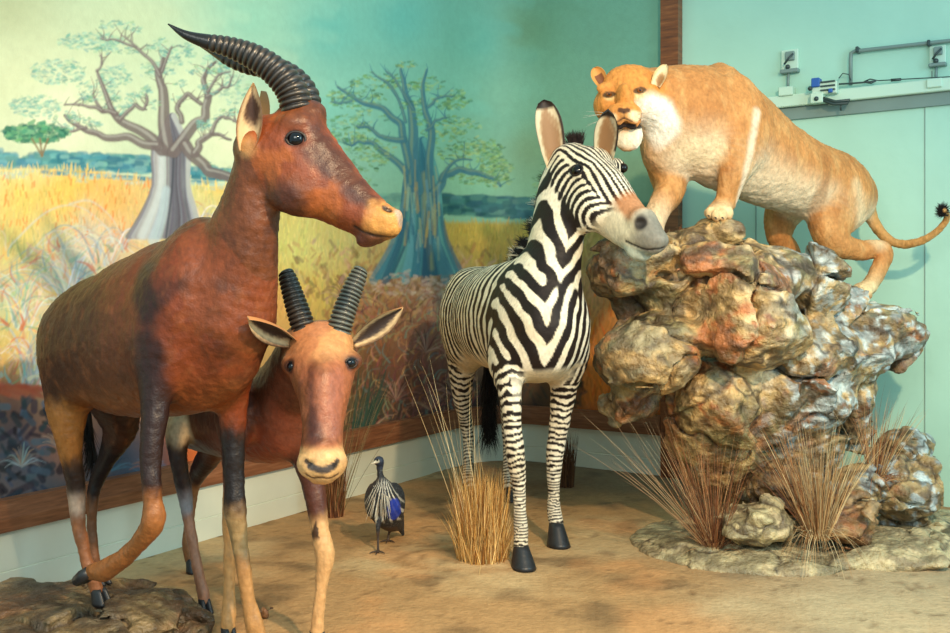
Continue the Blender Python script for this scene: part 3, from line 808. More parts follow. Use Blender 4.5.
# ------------------------------------------------------------------ shared animal parts
M_fur = material('short_fur', rough=.43, attr=True, spec=.4, bump=.0014, bscale=160, vary=.13, vscale=55, bump2=.004, b2scale=16)
M_lionfur = material('sandy_fur', rough=.65, attr=True, spec=.25, bump=.003, bscale=120, vary=.10, vscale=45, bump2=.006, b2scale=18)
M_zfur = material('striped_fur', rough=.55, attr=True, spec=.3, bump=.0014, bscale=150, vary=.06, vscale=70)
M_eye = material('glass_eye', (14, 9, 8), rough=.08, spec=.4)
M_eyeblue = material('dark_glass_eye', (10, 12, 18), rough=.06, spec=.55)
M_lid = material('dark_eyelid', (30, 18, 12), rough=.5)
M_horn = material('ringed_horn', rough=.33, attr=True, spec=.5, bump=.001, bscale=120, coat=.15)
M_hoof = material('dark_hoof', (36, 38, 42), rough=.4, vary=.2, vscale=40, bump=.001, bscale=80)
M_black = material('black_hair', (22, 16, 14), rough=.65)
M_plain = material('painted_part', rough=.6, attr=True, bump=.001, bscale=120)
M_beak = material('beak_horn', (206, 200, 180), rough=.4)

def put_eye(root, G, px, py, r, inset, mat=None, lid=True, n=None):
    q = G.hit(px, py); nn = G.normal(q) if n is None else nrm(n)
    c = q-nn*inset
    m = MB(); m.sphere(c, r, nu=24, nv=16); e = m.build('eye', mat or M_eye, root)
    if lid:
        # ring of eyelid hugging the ball
        up = np.array([0, 0, 1.0]); s = nrm(np.cross(nn, up)); u = np.cross(s, nn)
        path = []
        for k in range(21):
            a = 2*math.pi*k/20
            path.append(c+nn*r*.45+r*1.0*(math.cos(a)*s*1.12+math.sin(a)*u*.85))
        m = MB(); m.tube(path, r*.17, 6); m.build('eyelid', M_lid, e)
    return c
def make_ear(root, base, tip, face, width, cup, colf, th=.006, mat=None, w0=.45, peak=.45, pw=1.0):
    """leaf shaped cupped ear, hollow side towards face. colf(u,v,inner)->sRGB"""
    base = np.asarray(base); tip = np.asarray(tip); A = tip-base; L = np.linalg.norm(A); T = A/L
    Fv = nrm(np.asarray(face)-T*np.dot(face, T)); S = np.cross(T, Fv)
    nu, nv = 22, 15; V = []; C = []
    for layer in (0, 1):
        for i in range(nu):
            u = i/(nu-1)
            if u < peak: w = w0+(1-w0)*math.sin(.5*math.pi*u/peak)
            else: w = max(0.0, math.cos(.5*math.pi*(u-peak)/(1-peak)))**(.8*pw)
            w = max(w*width, .0015)
            for j in range(nv):
                v = -1+2*j/(nv-1)
                d = cup*(v*v)*(.35+.65*min(1, w/width))*(1-.15*u)
                q = base+T*L*u+S*w*v*(1-.18*v*v)+Fv*(d-cup*.5)
                if layer: q = q-Fv*(th+.6*cup*(1-abs(v))*(1-u)*.5)*(1-abs(v)**6)-Fv*.0008
                V.append(q); C.append(lin(colf(u, v, layer == 0)))
    Fc = []; off = nu*nv
    for i in range(nu-1):
        for j in range(nv-1):
            a = i*nv+j; Fc.append((a, a+1, a+nv+1, a+nv)); b = a+off; Fc.append((b, b+nv, b+nv+1, b+1))
        a = i*nv; Fc.append((a, a+nv, a+nv+off, a+off)); a = i*nv+nv-1; Fc.append((a, a+off, a+nv+off, a+nv))
    for j in range(nv-1):
        a = (nu-1)*nv+j; Fc.append((a, a+1, a+1+off, a+off)); a = j; Fc.append((a, a+off, a+1+off, a+1))
    return mesh_obj('ear', V, Fc, mat or M_plain, root, np.array(C))
def earmix(u, v, vc, pale, dark, rim, uc, ur, vr):
    """soft blend of pale lining, dark hollow and rim inside an ear, with hair streaks"""
    st = .12*math.sin(v*37+u*5)+.1*math.sin(u*41+v*13)
    k = 1/(1+math.exp(9*(math.hypot((u-uc)/ur, (v-vc)/vr)-1+st)))
    r = 1/(1+math.exp(-14*(abs(v)-.84+st*.5)))
    c = [p+(d-p)*k for p, d in zip(pale, dark)]
    return tuple(a+(b-a)*r for a, b in zip(c, rim))
def make_horn(root, pts, rings, amp, hi=(96, 92, 82), lo=(24, 20, 18), upto=.75, sharp=2.0):
    """pts rows: (px,py,Y,r_px)"""
    rows = np.array([[*P(a, b, c), r*c/F] for a, b, c, r in pts])
    q = cat_rom(rows, 40); s = np.concatenate([[0], np.cumsum(np.linalg.norm(np.diff(q[:, :3], axis=0), axis=1))]); s /= s[-1]
    ph = s*rings; fr = ph % 1.0; rd = np.where(s < upto, (np.abs(np.sin(math.pi*fr)))**(1/sharp), .6)*sstep(upto+.12, upto-.05, s)
    rad = q[:, 3]*(1-amp*.6+amp*rd)
    V, Fc = tube(q[:, :3], rad, 22)
    c = lin(lo)+(lin(hi)-lin(lo))*(rd**3)[:, None]*.8
    C = np.repeat(c, 22, 0); C = np.vstack([C, c[0], c[-1]])
    return mesh_obj('horn', V, Fc, M_horn, root, C)
def make_hoof(root, top, bot, r0, r1, fwd, cloven=True, mat=None, name='hoof'):
    top = np.asarray(top); bot = np.asarray(bot); fwd = nrm([fwd[0], fwd[1], 0]); sd = np.array([-fwd[1], fwd[0], 0]); m = MB()
    for sg in ((-1, 1) if cloven else (0,)):
        V = []; n = 16; K = 6
        for k in range(K+1):
            t = k/K; c = top+(bot-top)*t+fwd*(r1*.35*t)
            a = (r0+(r1-r0)*t); b = a*(.56 if cloven else .9)
            for j in range(n):
                an = 2*math.pi*j/n; f = math.cos(an); s_ = math.sin(an)
                f2 = f*(1.12 if f > 0 else .95)*(1.0 if k < K else 1.02)
                V.append(c+fwd*a*f2+sd*(b*s_*(1-.25*max(0, f)*(1 if cloven else 0))+sg*a*.5))
        Fc = [(k*n+j, k*n+(j+1) % n, (k+1)*n+(j+1) % n, (k+1)*n+j) for k in range(K) for j in range(n)]
        Fc.append(tuple(reversed(range(n)))); Fc.append(tuple(range(K*n, K*n+n)))
        m.add(V, Fc)
    return m.build(name, mat or M_hoof, root)
def hair(mb, root_pt, d, ln, w, rg, col=None, bend=.25, n=4, drop=0.0):
    """one tapering strand, three sided"""
    d = nrm(d); s = nrm(np.cross(d, [rg.uniform(-1, 1), rg.uniform(-1, 1), rg.uniform(-1, 1)])); b = np.cross(d, s)
    k = s*rg.uniform(-bend, bend)+b*rg.uniform(-bend, bend); V = []
    for i in range(n):
        t = i/n; c = root_pt+d*ln*t+k*ln*t*t-np.array([0, 0, 1])*drop*ln*t*t; ww = w*(1-.75*t)
        V += [c+s*ww, c-s*ww*.5+b*ww*.87, c-s*ww*.5-b*ww*.87]
    V.append(root_pt+d*ln+k*ln-np.array([0, 0, 1])*drop*ln); Fc = []
    for i in range(n-1):
        for j in range(3): j2 = (j+1) % 3; Fc.append((i*3+j, i*3+j2, i*3+3+j2, i*3+3+j))
    a = (n-1)*3
    for j in range(3): Fc.append((a+j, a+(j+1) % 3, a+3))
    mb.add(V, Fc, col)
def skin(root, ops, h, colf, mat, name='body', disp=None, G=None, speck=.22):
    G = G or build_grid(ops, h)
    v, f = G.mesh(); n = vnormals(v, f)
    # drop specks that are not joined to the body
    if disp is not None: v2 = v+n*disp(v, n)[:, None]
    else: v2 = v
    c = colf(v, n)*(1+speck*(perlin(v*np.array([130, 130, 60]))+.6*perlin(v*np.array([60, 60, 26])+5)))[:, None]
    return G, mesh_obj(name, v2, f, mat, root, np.clip(c, 0, 1))
# ------------------------------------------------------------------ the big antelope at the left
def big_antelope():
    root = thing('antelope', P(150, 660, 3.15)*np.array([1, 1, 0]), 'large chestnut antelope with curved ringed horns and one foreleg bent', 'antelope')
    S = nrm((.5, .86, 0)); Z = np.array([0, 0, 1.0])
    torso = pch([(66, 352, 3.42, 26, 34), (88, 341, 3.36, 44, 56), (126, 341, 3.25, 56, 75), (168, 330, 3.13, 60, 86), (200, 322, 3.05, 52, 88), (224, 318, 2.98, 38, 76)], S)
    neck = pch([(226, 308, 2.98, 42, 58), (238, 262, 2.93, 32, 46), (247, 222, 2.89, 26, 37), (254, 188, 2.87, 24, 28), (262, 160, 2.86, 26, 26)], S)
    SH = nrm((.2, .98, 0))
    head = pch([(268, 143, 2.86, 28, 28), (294, 157, 2.85, 34, 43), (324, 184, 2.83, 26, 36), (352, 205, 2.80, 20, 27), (375, 220, 2.78, 17, 21), (387, 225, 2.77, 14, 15)], SH)
    nhind = pch([(76, 372, 3.36, 30, 34), (68, 405, 3.32, 20, 22), (69, 440, 3.31, 13, 14), (73, 468, 3.32, 9.5, 10), (76, 490, 3.33, 8.5, 9.5), (79, 525, 3.32, 7, 7.5), (86, 558, 3.31, 6, 6), (92, 576, 3.3, 7, 7.5), (97, 590, 3.3, 6.5, 7)], S)
    fhind = pch([(112, 390, 3.5, 26, 34), (120, 425, 3.52, 15, 21), (110, 452, 3.55, 9, 12), (99, 476, 3.57, 7, 8), (93, 495, 3.57, 5.5, 6.5), (92, 525, 3.56, 4.5, 4.8), (94, 552, 3.55, 4.6, 4.6), (97, 572, 3.55, 5.5, 6)], S)
    nfore = pch([(168, 350, 2.98, 30, 36), (157, 392, 2.93, 16, 18), (153, 430, 2.9, 12, 13), (151, 470, 2.88, 10, 10.5), (153, 500, 2.87, 10, 10.5), (153, 522, 2.87, 11.5, 12.5), (141, 541, 2.9, 8.5, 9.5), (122, 559, 2.95, 8.5, 9.5), (105, 570, 2.99, 9.5, 10.5), (92, 572, 3.02, 7.5, 8.5)], S, 6)
    ffore = pch([(222, 350, 3.08, 26, 40), (231, 395, 3.08, 16, 19), (233, 430, 3.08, 12, 13.5), (234, 475, 3.07, 9.5, 10.5), (235, 510, 3.06, 10.5, 11.5), (239, 535, 3.06, 8, 9), (244, 572, 3.05, 7, 7.2), (249, 602, 3.05, 7, 7.5), (254, 624, 3.05, 8.5, 9.5), (259, 642, 3.05, 8, 8.5)], S)
    ops = [('add', torso, .02), ('add', neck, .07), ('add', nhind, .05), ('add', fhind, .04), ('add', nfore, .04), ('add', ffore, .04)]
    ops += [('add', pell(172, 310, 2.96, (30, 70, 40), S, (.35, -.2, .9)), .06),         # shoulder blade
            ('add', pell(205, 250, 3.02, (30, 32, 30), S), .08),                        # withers
            ('add', pell(80, 352, 3.28, (24, 46, 40), S), .06),                         # haunch
            ('add', pell(226, 362, 3.0, (24, 16, 26), S), .06),                        # brisket
            ('add', head, .035),
            ('add', pell(296, 192, 2.80, (18, 24, 26), SH), .04),                       # cheek
            ('add', pell(300, 126, 2.83, (28, 15, 22), SH), .03),                       # brow
            ('add', pell(303, 113, 2.85, (18, 14, 24), SH), .03),                       # horn pedestal
            ('add', pell(246, 146, 2.82, (11, 12, 11), SH), .03),                      # ear base
            ('add', pell(388, 216, 2.77, (14, 9, 14), SH), .02),                        # upper lip
            ('add', pell(372, 238, 2.79, (12, 8, 16), SH, (-.3, 0, .9)), .02),          # chin
            ('sub', pell(388, 210, 2.735, (7, 3.2, 6), SH, (.4, 0, .9)), .008),
            ('sub', pell(296, 139, 2.74, (8, 5, 8), SH), .012)]
    G = build_grid(ops, .0058)
    eye_c = G.hit(296, 139)
    mouth = [G.hit(x, y) for x, y in ((398, 234), (388, 237), (375, 236), (362, 231), (354, 226))]
    nost = [G.hit(x, y) for x, y in ((384, 208), (390, 212))]
    for a, b in zip(mouth[:-1], mouth[1:]): ops.append(('sub', Chain([(a, .002, .002), (b, .002, .002)], (0, 0, 1), 1), .006)); G.add(ops[-1][1], .006, True)
    def col(v, n):
        n1 = fbm(v, 5, 3); n2 = fbm(v*np.array([1, 1, .6]), 30, 3)
        c = np.tile(lin((88, 46, 23)), (len(v), 1))
        dT, aT, uT, vT = torso.at(v); dN, aN, _, _ = neck.at(v); dH, aH, uH, vH = head.at(v)
        c = mixc(c, lin((56, 29, 15)), .92*sstep(.66, .2, aT/torso.len)*(dT < dN))  # shade over the rump half put into the coat colour
        c = mixc(c, lin((124, 56, 27)), .75*sstep(.55, .9, aT/torso.len)*(dT < .1))  # lit chest put into the coat colour, brighter and redder
        c = mixc(c, lin((122, 68, 36)), .75*(dN < dT)*(.5+.5*n1))
        c = mixc(c, lin((46, 22, 15)), .65*sstep(-.05, .6, n1+.25*n2))
        c = mixc(c, lin((150, 88, 50)), .25*sstep(.1, .7, n2))
        # belly and inner flank
        c = mixc(c, lin((150, 86, 40)), .5*sstep(-.3, -.9, n[:, 2])*(dT < .05))
        def band(ch, rows, w=1.0):
            d, a, u, vv = ch.at(v); near = sstep(.035, .008, d); t = a/ch.len+.03*n1+.03*n2
            out = c
            for t0, t1, cc in rows:
                k = sstep(t0-.05, t0+.06, t)*sstep(t1+.05, t1-.05, t)*near*w
                out = mixc(out, lin(cc), k)
            return out
        pur = (40, 20, 16); och = (148, 92, 48)
        c = band(fhind, [(.28, .62, (26, 18, 20)), (.62, 1.2, (120, 78, 50))])
        c = band(nhind, [(.14, .42, (150, 96, 44)), (.40, .56, (40, 26, 22)), (.56, .66, (176, 150, 130)), (.66, 1.2, (146, 92, 58))])
        sh = dpoly(v, [G.hit(143, 278), G.hit(146, 310), G.hit(150, 345), G.hit(152, 385)])+.03*fbm(v+3, 9, 3)
        c = mixc(c, lin((38, 18, 18)), .9*sstep(.085, .02, sh))
        c = band(nfore, [(.14, .50, pur), (.50, 1.3, och)])
        c = band(ffore, [(.26, .54, (28, 20, 20)), (.54, .72, (150, 124, 84)), (.72, 1.3, (176, 130, 80))])
        # head
        onH = sstep(.03, .0, dH)*(dH < dN+.01)
        blaze = dpoly(v, [P(312, 118, 2.79), P(330, 150, 2.76), P(352, 178, 2.74), P(374, 196, 2.73)])
        c = mixc(c, lin((124, 58, 26)), .8*onH); c = mixc(c, lin((160, 88, 38)), .6*onH*sstep(0, .4, fbm(v+6, 9, 3)))
        c = mixc(c, lin((52, 30, 24)), .85*onH*sstep(.065, .02, blaze+.03*n1+.01*n2))
        ck = dpoly(v, [P(308, 150, 2.74), P(336, 178, 2.72), P(352, 196, 2.72)])
        c = mixc(c, lin((64, 36, 28)), .75*onH*sstep(.04, .012, ck+.015*n1))
        c = mixc(c, lin((74, 36, 26)), .6*sstep(.05, .02, dpoly(v, [P(284, 196, 2.75), P(282, 226, 2.76)])))
        mz = dpoly(v, [P(386, 222, 2.74), P(402, 222, 2.77)])
        c = mixc(c, lin((196, 140, 72)), .9*sstep(.085, .03, mz+.018*n2))
        c = mixc(c, lin((84, 46, 36)), .85*sstep(.045, .02, dpoly(v, [P(352, 240, 2.75), P(378, 246, 2.75)])))
        c = mixc(c, lin((150, 150, 150)), .6*sstep(.02, .008, dpoly(v, [P(398, 214, 2.75), P(401, 222, 2.76)])))
        c = mixc(c, lin((30, 18, 16)), .95*sstep(.012, .004, dpoly(v, nost)))
        c = mixc(c, lin((40, 24, 18)), .9*sstep(.007, .002, dpoly(v, mouth)))
        c = mixc(c, lin((40, 22, 16)), .8*sstep(.034, .02, dpoly(v, [eye_c])))
        c = mixc(c, lin((180, 140, 90)), .6*sstep(.05, .02, dpoly(v, [P(243, 146, 2.77)])))
        return c
    def disp(v, n): return .0035*fbm(v, 14, 3)+.0012*fbm(v, 60, 2)
    G, b = skin(root, ops, .0058, col, M_fur, disp=disp, G=G)
    put_eye(root, G, 296, 139, .0235, .004, M_eyeblue)
    put_eye(root, G, 300, 139, .001, .0, lid=False) if False else None
    # far eye on the mirrored side of the head
    hc = P(294, 150, 2.85); fe = hc+SH*(.098)+np.array([.02, 0, .03]); m = MB(); m.sphere(fe, .0225); m.build('eye', M_eyeblue, root)
    def ecol(u, v, inner):
        if inner: return earmix(u, v, .2, (210, 186, 146), (52, 30, 22), (112, 70, 42), .62, .22, .5)
        return (176, 120, 66)
    make_ear(root, P(245, 153, 2.78), P(254, 83, 2.74), (.35, -.93, .1), .043, .045, ecol, peak=.4)
    make_ear(root, P(262, 140, 2.96), P(268, 92, 3.05), (.75, .3, .1), .035, .03, ecol, peak=.4)
    make_horn(root, [(298, 112, 2.83, 16), (291, 90, 2.83, 15.5), (276, 72, 2.83, 14.5), (256, 58, 2.83, 13), (232, 48, 2.83, 10.5), (208, 42, 2.82, 8), (186, 35, 2.81, 5), (168, 24, 2.8, .8)], 26, .15, hi=(66, 58, 50), lo=(18, 14, 13), upto=.74, sharp=1.2)
    make_horn(root, [(309, 112, 2.90, 14), (303, 92, 2.91, 14), (288, 76, 2.92, 13), (266, 67, 2.94, 11.5), (246, 64, 2.96, 9.5), (228, 58, 2.97, 7.5), (208, 47, 2.98, 5), (188, 38, 2.98, .8)], 24, .15, hi=(60, 54, 48), lo=(18, 14, 13), upto=.74, sharp=1.2)
    f = (.865, -.5, 0)
    for (x, y, Y, r, c) in ((98, 588, 3.3, .022, 1), (99, 571, 3.55, .02, 1), (260, 641, 3.05, .025, 1)):
        top = P(x, y, Y); gz = {98: .104, 99: .10, 260: .002}[x]; bot = np.array([top[0]+f[0]*.012, top[1]+f[1]*.012, gz])
        make_hoof(root, top, bot, r, r*1.35, f)
    # raised hoof, folded back
    m = MB(); a = P(92, 571, 3.02); b2 = P(80, 577, 3.05)
    for sg in (-1, 1): m.tube([a+S*sg*.012, (a+b2)/2+S*sg*.013-Z*.004, b2+S*sg*.013-Z*.01, b2+S*sg*.012-Z*.02+np.array([-.01, 0, 0])], [.018, .02, .017, .003], 10)
    m.build('hoof', M_hoof, root)
    # tail hanging behind
    rg = random.Random(3); m = MB()
    m.tube([P(70, 350, 3.52), P(80, 380, 3.6), P(88, 410, 3.6), P(92, 440, 3.6)], [.02, .014, .011, .008], 10)
    for _ in range(260):
        t = rg.random(); q = P(86+6*t, 405+45*t, 3.6)+np.array([rg.uniform(-.008, .008), rg.uniform(-.008, .008), 0])
        hair(m, q, (rg.uniform(-.1, .12), 0, -1), rg.uniform(.08, .16), .0022, rg)
    m.build('tail', M_black, root)
    return G

# ------------------------------------------------------------------ the smaller antelope facing the camera
def small_antelope():
    root = thing('antelope', P(215, 645, 3.4)*np.array([1, 1, 0]), 'smaller brown antelope facing the camera with two upright ringed horns, behind the large antelope', 'antelope')
    S = nrm((.82, .57, 0)); HSd = nrm((1, .08, 0.02))
    torso = pch([(178, 405, 3.92, 26, 30), (196, 408, 3.84, 36, 40), (235, 414, 3.62, 40, 44), (268, 416, 3.42, 38, 47), (290, 416, 3.27, 30, 42)], S)
    neck = pch([(284, 402, 3.3, 30, 44), (294, 376, 3.16, 26, 36), (306, 352, 3.06, 26, 30)], S)
    head = pch([(322, 346, 3.05, 30, 26), (322, 366, 2.99, 33, 32), (324, 392, 2.93, 26, 30), (323, 420, 2.88, 21, 24), (322, 444, 2.84, 20.5, 20), (322, 461, 2.81, 22, 19), (322, 470, 2.79, 15, 11)], HSd)
    rfore = pch([(240, 410, 3.28, 26, 30), (234, 445, 3.2, 13, 15), (232, 475, 3.2, 9, 10), (231, 512, 3.2, 9, 10), (230, 540, 3.2, 6.5, 7), (229, 580, 3.2, 5.5, 6), (229, 612, 3.19, 6.5, 7.5), (228, 628, 3.18, 6.5, 7)], S)
    lfore = pch([(300, 425, 3.3, 22, 30), (309, 460, 3.26, 15, 17), (315, 495, 3.22, 10.5, 11), (320, 530, 3.2, 9, 9.5), (325, 555, 3.19, 9.5, 10), (323, 575, 3.19, 7, 7.5), (320, 600, 3.19, 5.8, 6), (318, 618, 3.19, 6.5, 7), (317, 632, 3.19, 7, 7.5)], S)
    nh = pch([(190, 400, 3.75, 22, 30), (178, 430, 3.62, 12, 17), (178, 458, 3.6, 8.5, 10), (184, 488, 3.62, 7.5, 8.5), (187, 510, 3.62, 6, 6.5), (193, 545, 3.58, 4.8, 5), (199, 575, 3.56, 5.5, 6), (203, 592, 3.55, 6, 6.5), (204, 600, 3.545, 5.5, 6)], S)
    fh = pch([(215, 420, 3.9, 20, 28), (212, 448, 3.95, 13, 17), (199, 472, 4.02, 8.5, 10), (193, 490, 4.06, 6, 7), (190, 515, 4.05, 4.6, 4.8), (187, 545, 4.04, 4.6, 4.8), (190, 560, 4.04, 5.4, 5.8)], S)
    ops = [('add', torso, .02), ('add', neck, .06), ('add', rfore, .04), ('add', lfore, .035), ('add', nh, .04), ('add', fh, .04), ('add', head, .03),
           ('add', pell(322, 463, 2.80, (25, 17, 12), HSd, (0, 0, 1)), .015), ('add', pell(322, 476, 2.81, (14, 8, 11), HSd, (0, 0, 1)), .012),
           ('add', pell(306, 340, 3.03, (13, 13, 15), HSd), .02), ('add', pell(338, 340, 3.03, (13, 13, 15), HSd), .02),
           ('add', pell(291, 364, 2.98, (10, 9, 14), HSd), .02), ('add', pell(352, 361, 2.98, (10, 9, 14), HSd), .02),
           ('add', pell(322, 395, 2.865, (10, 30, 10), HSd, (0, .2, 1)), .03),
           ('sub', pell(309, 464, 2.755, (4.2, 3, 5), HSd, (.4, 0, 1)), .008), ('sub', pell(335, 464, 2.755, (4.2, 3, 5), HSd, (-.4, 0, 1)), .008)]
    G = build_grid(ops, .0056)
    nose = [G.hit(x, y) for x, y in ((311, 466), (317, 469), (322, 470), (328, 469), (333, 466))]
    nost = [G.hit(307, 461), G.hit(310, 465)], [G.hit(337, 461), G.hit(334, 465)]
    mouth = [G.hit(x, y) for x, y in ((306, 474), (314, 478), (322, 477), (330, 478), (338, 474))]
    ey = [G.hit(290, 366), G.hit(352, 363)]
    G.add(Chain([(p, .0018, .0018) for p in mouth], (0, 0, 1), 1), .006, True)
    def col(v, n):
        n1 = fbm(v, 6, 3); n2 = fbm(v*np.array([1, 1, .4]), 24, 3)
        c = np.tile(lin((92, 48, 30)), (len(v), 1))
        dT, aT, uT, vT = torso.at(v); dH = head.at(v)[0]
        c = mixc(c, lin((64, 36, 24)), .75*sstep(-.2, .5, n1+.5*n[:, 2]))
        c = mixc(c, lin((160, 80, 54)), .75*sstep(.1, -.6, n[:, 2])*sstep(.08, .02, dT)*sstep(.45, .8, aT/torso.len))
        def band(c, ch, rows):
            d, a, _, _ = ch.at(v); near = sstep(.035, .008, d); t = a/ch.len+.025*n1+.02*n2
            for t0, t1, cc in rows: c = mixc(c, lin(cc), sstep(t0-.04, t0+.05, t)*sstep(t1+.05, t1-.04, t)*near)
            return c
        c = band(c, fh, [(.22, .50, (52, 28, 26)), (.5, 1.3, (136, 92, 58))])
        c = band(c, nh, [(.1, .28, (206, 184, 150)), (.28, .50, (44, 34, 36)), (.50, .60, (130, 130, 136)), (.60, 1.3, (150, 104, 78))])
        c = band(c, rfore, [(.4, 1.3, (186, 140, 88))])
        c = band(c, lfore, [(.12, .46, (84, 46, 34)), (.46, 1.3, (206, 160, 108))])
        d, a, _, _ = lfore.at(v); c = mixc(c, lin((40, 20, 22)), .9*sstep(.02, .004, d)*sstep(.44, .47, a/lfore.len+.1*(v[:, 0]-P(318, 500, 3.2)[0])/.03)*sstep(.57, .54, a/lfore.len)*(n[:, 0] < -.1))
        on = sstep(.03, 0, dH)*(v[:, 1] < 3.14)
        c = mixc(c, lin((136, 80, 48)), .92*on); c = mixc(c, lin((96, 52, 32)), .6*on*sstep(-.1, .5, n2))
        c = mixc(c, lin((206, 150, 96)), .75*on*sstep(P(0, 372, 3)[2], P(0, 340, 3)[2], v[:, 2]))
        c = mixc(c, lin((160, 92, 60)), .6*on*sstep(.02, .3, n1+.2))
        st = dpoly(v, [P(310, 366, 2.86), P(310, 400, 2.83), P(314, 438, 2.80)])+.012*n2
        c = mixc(c, lin((56, 24, 20)), .85*on*sstep(.034, .006, st+.014*n1))
        c = mixc(c, lin((146, 88, 70)), .5*on*sstep(.045, .02, dpoly(v, [P(332, 380, 2.88), P(330, 430, 2.82)])))
        mz = P(0, 444, 2.8)[2]-v[:, 2]
        c = mixc(c, lin((208, 166, 112)), .95*on*sstep(-.005, .03, mz+.006*n1))
        c = mixc(c, lin((56, 56, 62)), .95*sstep(.013, .008, dpoly(v, nose)+.002*n2))
        for q in nost: c = mixc(c, lin((30, 22, 22)), .95*sstep(.010, .005, dpoly(v, q)))
        c = mixc(c, lin((60, 36, 26)), .9*sstep(.006, .002, dpoly(v, mouth)))
        for q in ey: c = mixc(c, lin((46, 24, 18)), .85*sstep(.03, .018, dpoly(v, [q])))
        return c
    G, b = skin(root, ops, .0056, col, M_fur, disp=lambda v, n: .003*fbm(v, 14, 3)+.001*fbm(v, 60, 2), G=G)
    put_eye(root, G, 290.5, 366.5, .017, .009, M_eyeblue, n=(-.6, -.8, 0)); put_eye(root, G, 351.5, 363, .017, .009, M_eyeblue, n=(.6, -.8, 0))
    def ecol(u, v, inner):
        if inner: return earmix(u, v, .05, (214, 190, 146), (40, 28, 24), (84, 58, 40), .5, .55, .42)
        return (176, 120, 72)
    make_ear(root, P(352, 345, 3.04), P(403, 309, 3.02), (.2, -.95, -.25), .041, .03, ecol, peak=.5, w0=.42)
    make_ear(root, P(294, 344, 2.98), P(250, 322, 2.80), (.1, -.9, -.35), .041, .035, ecol, peak=.55, w0=.42, pw=.7)
    make_horn(root, [(306, 337, 3.03, 11.5), (301, 320, 3.04, 11), (294, 298, 3.06, 10), (287, 276, 3.08, 8), (285, 271, 3.085, 5)], 15, .3, upto=1.1, hi=(60, 56, 50))
    make_horn(root, [(338, 334, 3.03, 11.5), (343, 316, 3.04, 11), (350, 296, 3.06, 10), (359, 274, 3.08, 8), (362, 268, 3.085, 5)], 16, .3, upto=1.1, hi=(104, 108, 100))
    f = (.57, -.82, 0)
    for (x, y, Y, r) in ((204, 598, 3.545, .019), (191, 558, 4.04, .019), (228, 627, 3.18, .021), (317, 631, 3.19, .022)):
        top = P(x, y, Y); make_hoof(root, top, np.array([top[0]+f[0]*.015, top[1]+f[1]*.015, .002]), r, r*1.3, f)
    rg = random.Random(8); m = MB(); m.tube([P(172, 400, 4.0), P(178, 430, 4.02), P(186, 452, 4.02)], [.016, .012, .008], 8)
    for _ in range(160): hair(m, P(180+6*rg.random(), 430+25*rg.random(), 4.02), (rg.uniform(-.1, .12), 0, -1), rg.uniform(.05, .1), .002, rg)
    m.build('tail', M_black, root)
    return G
big_antelope(); small_antelope()
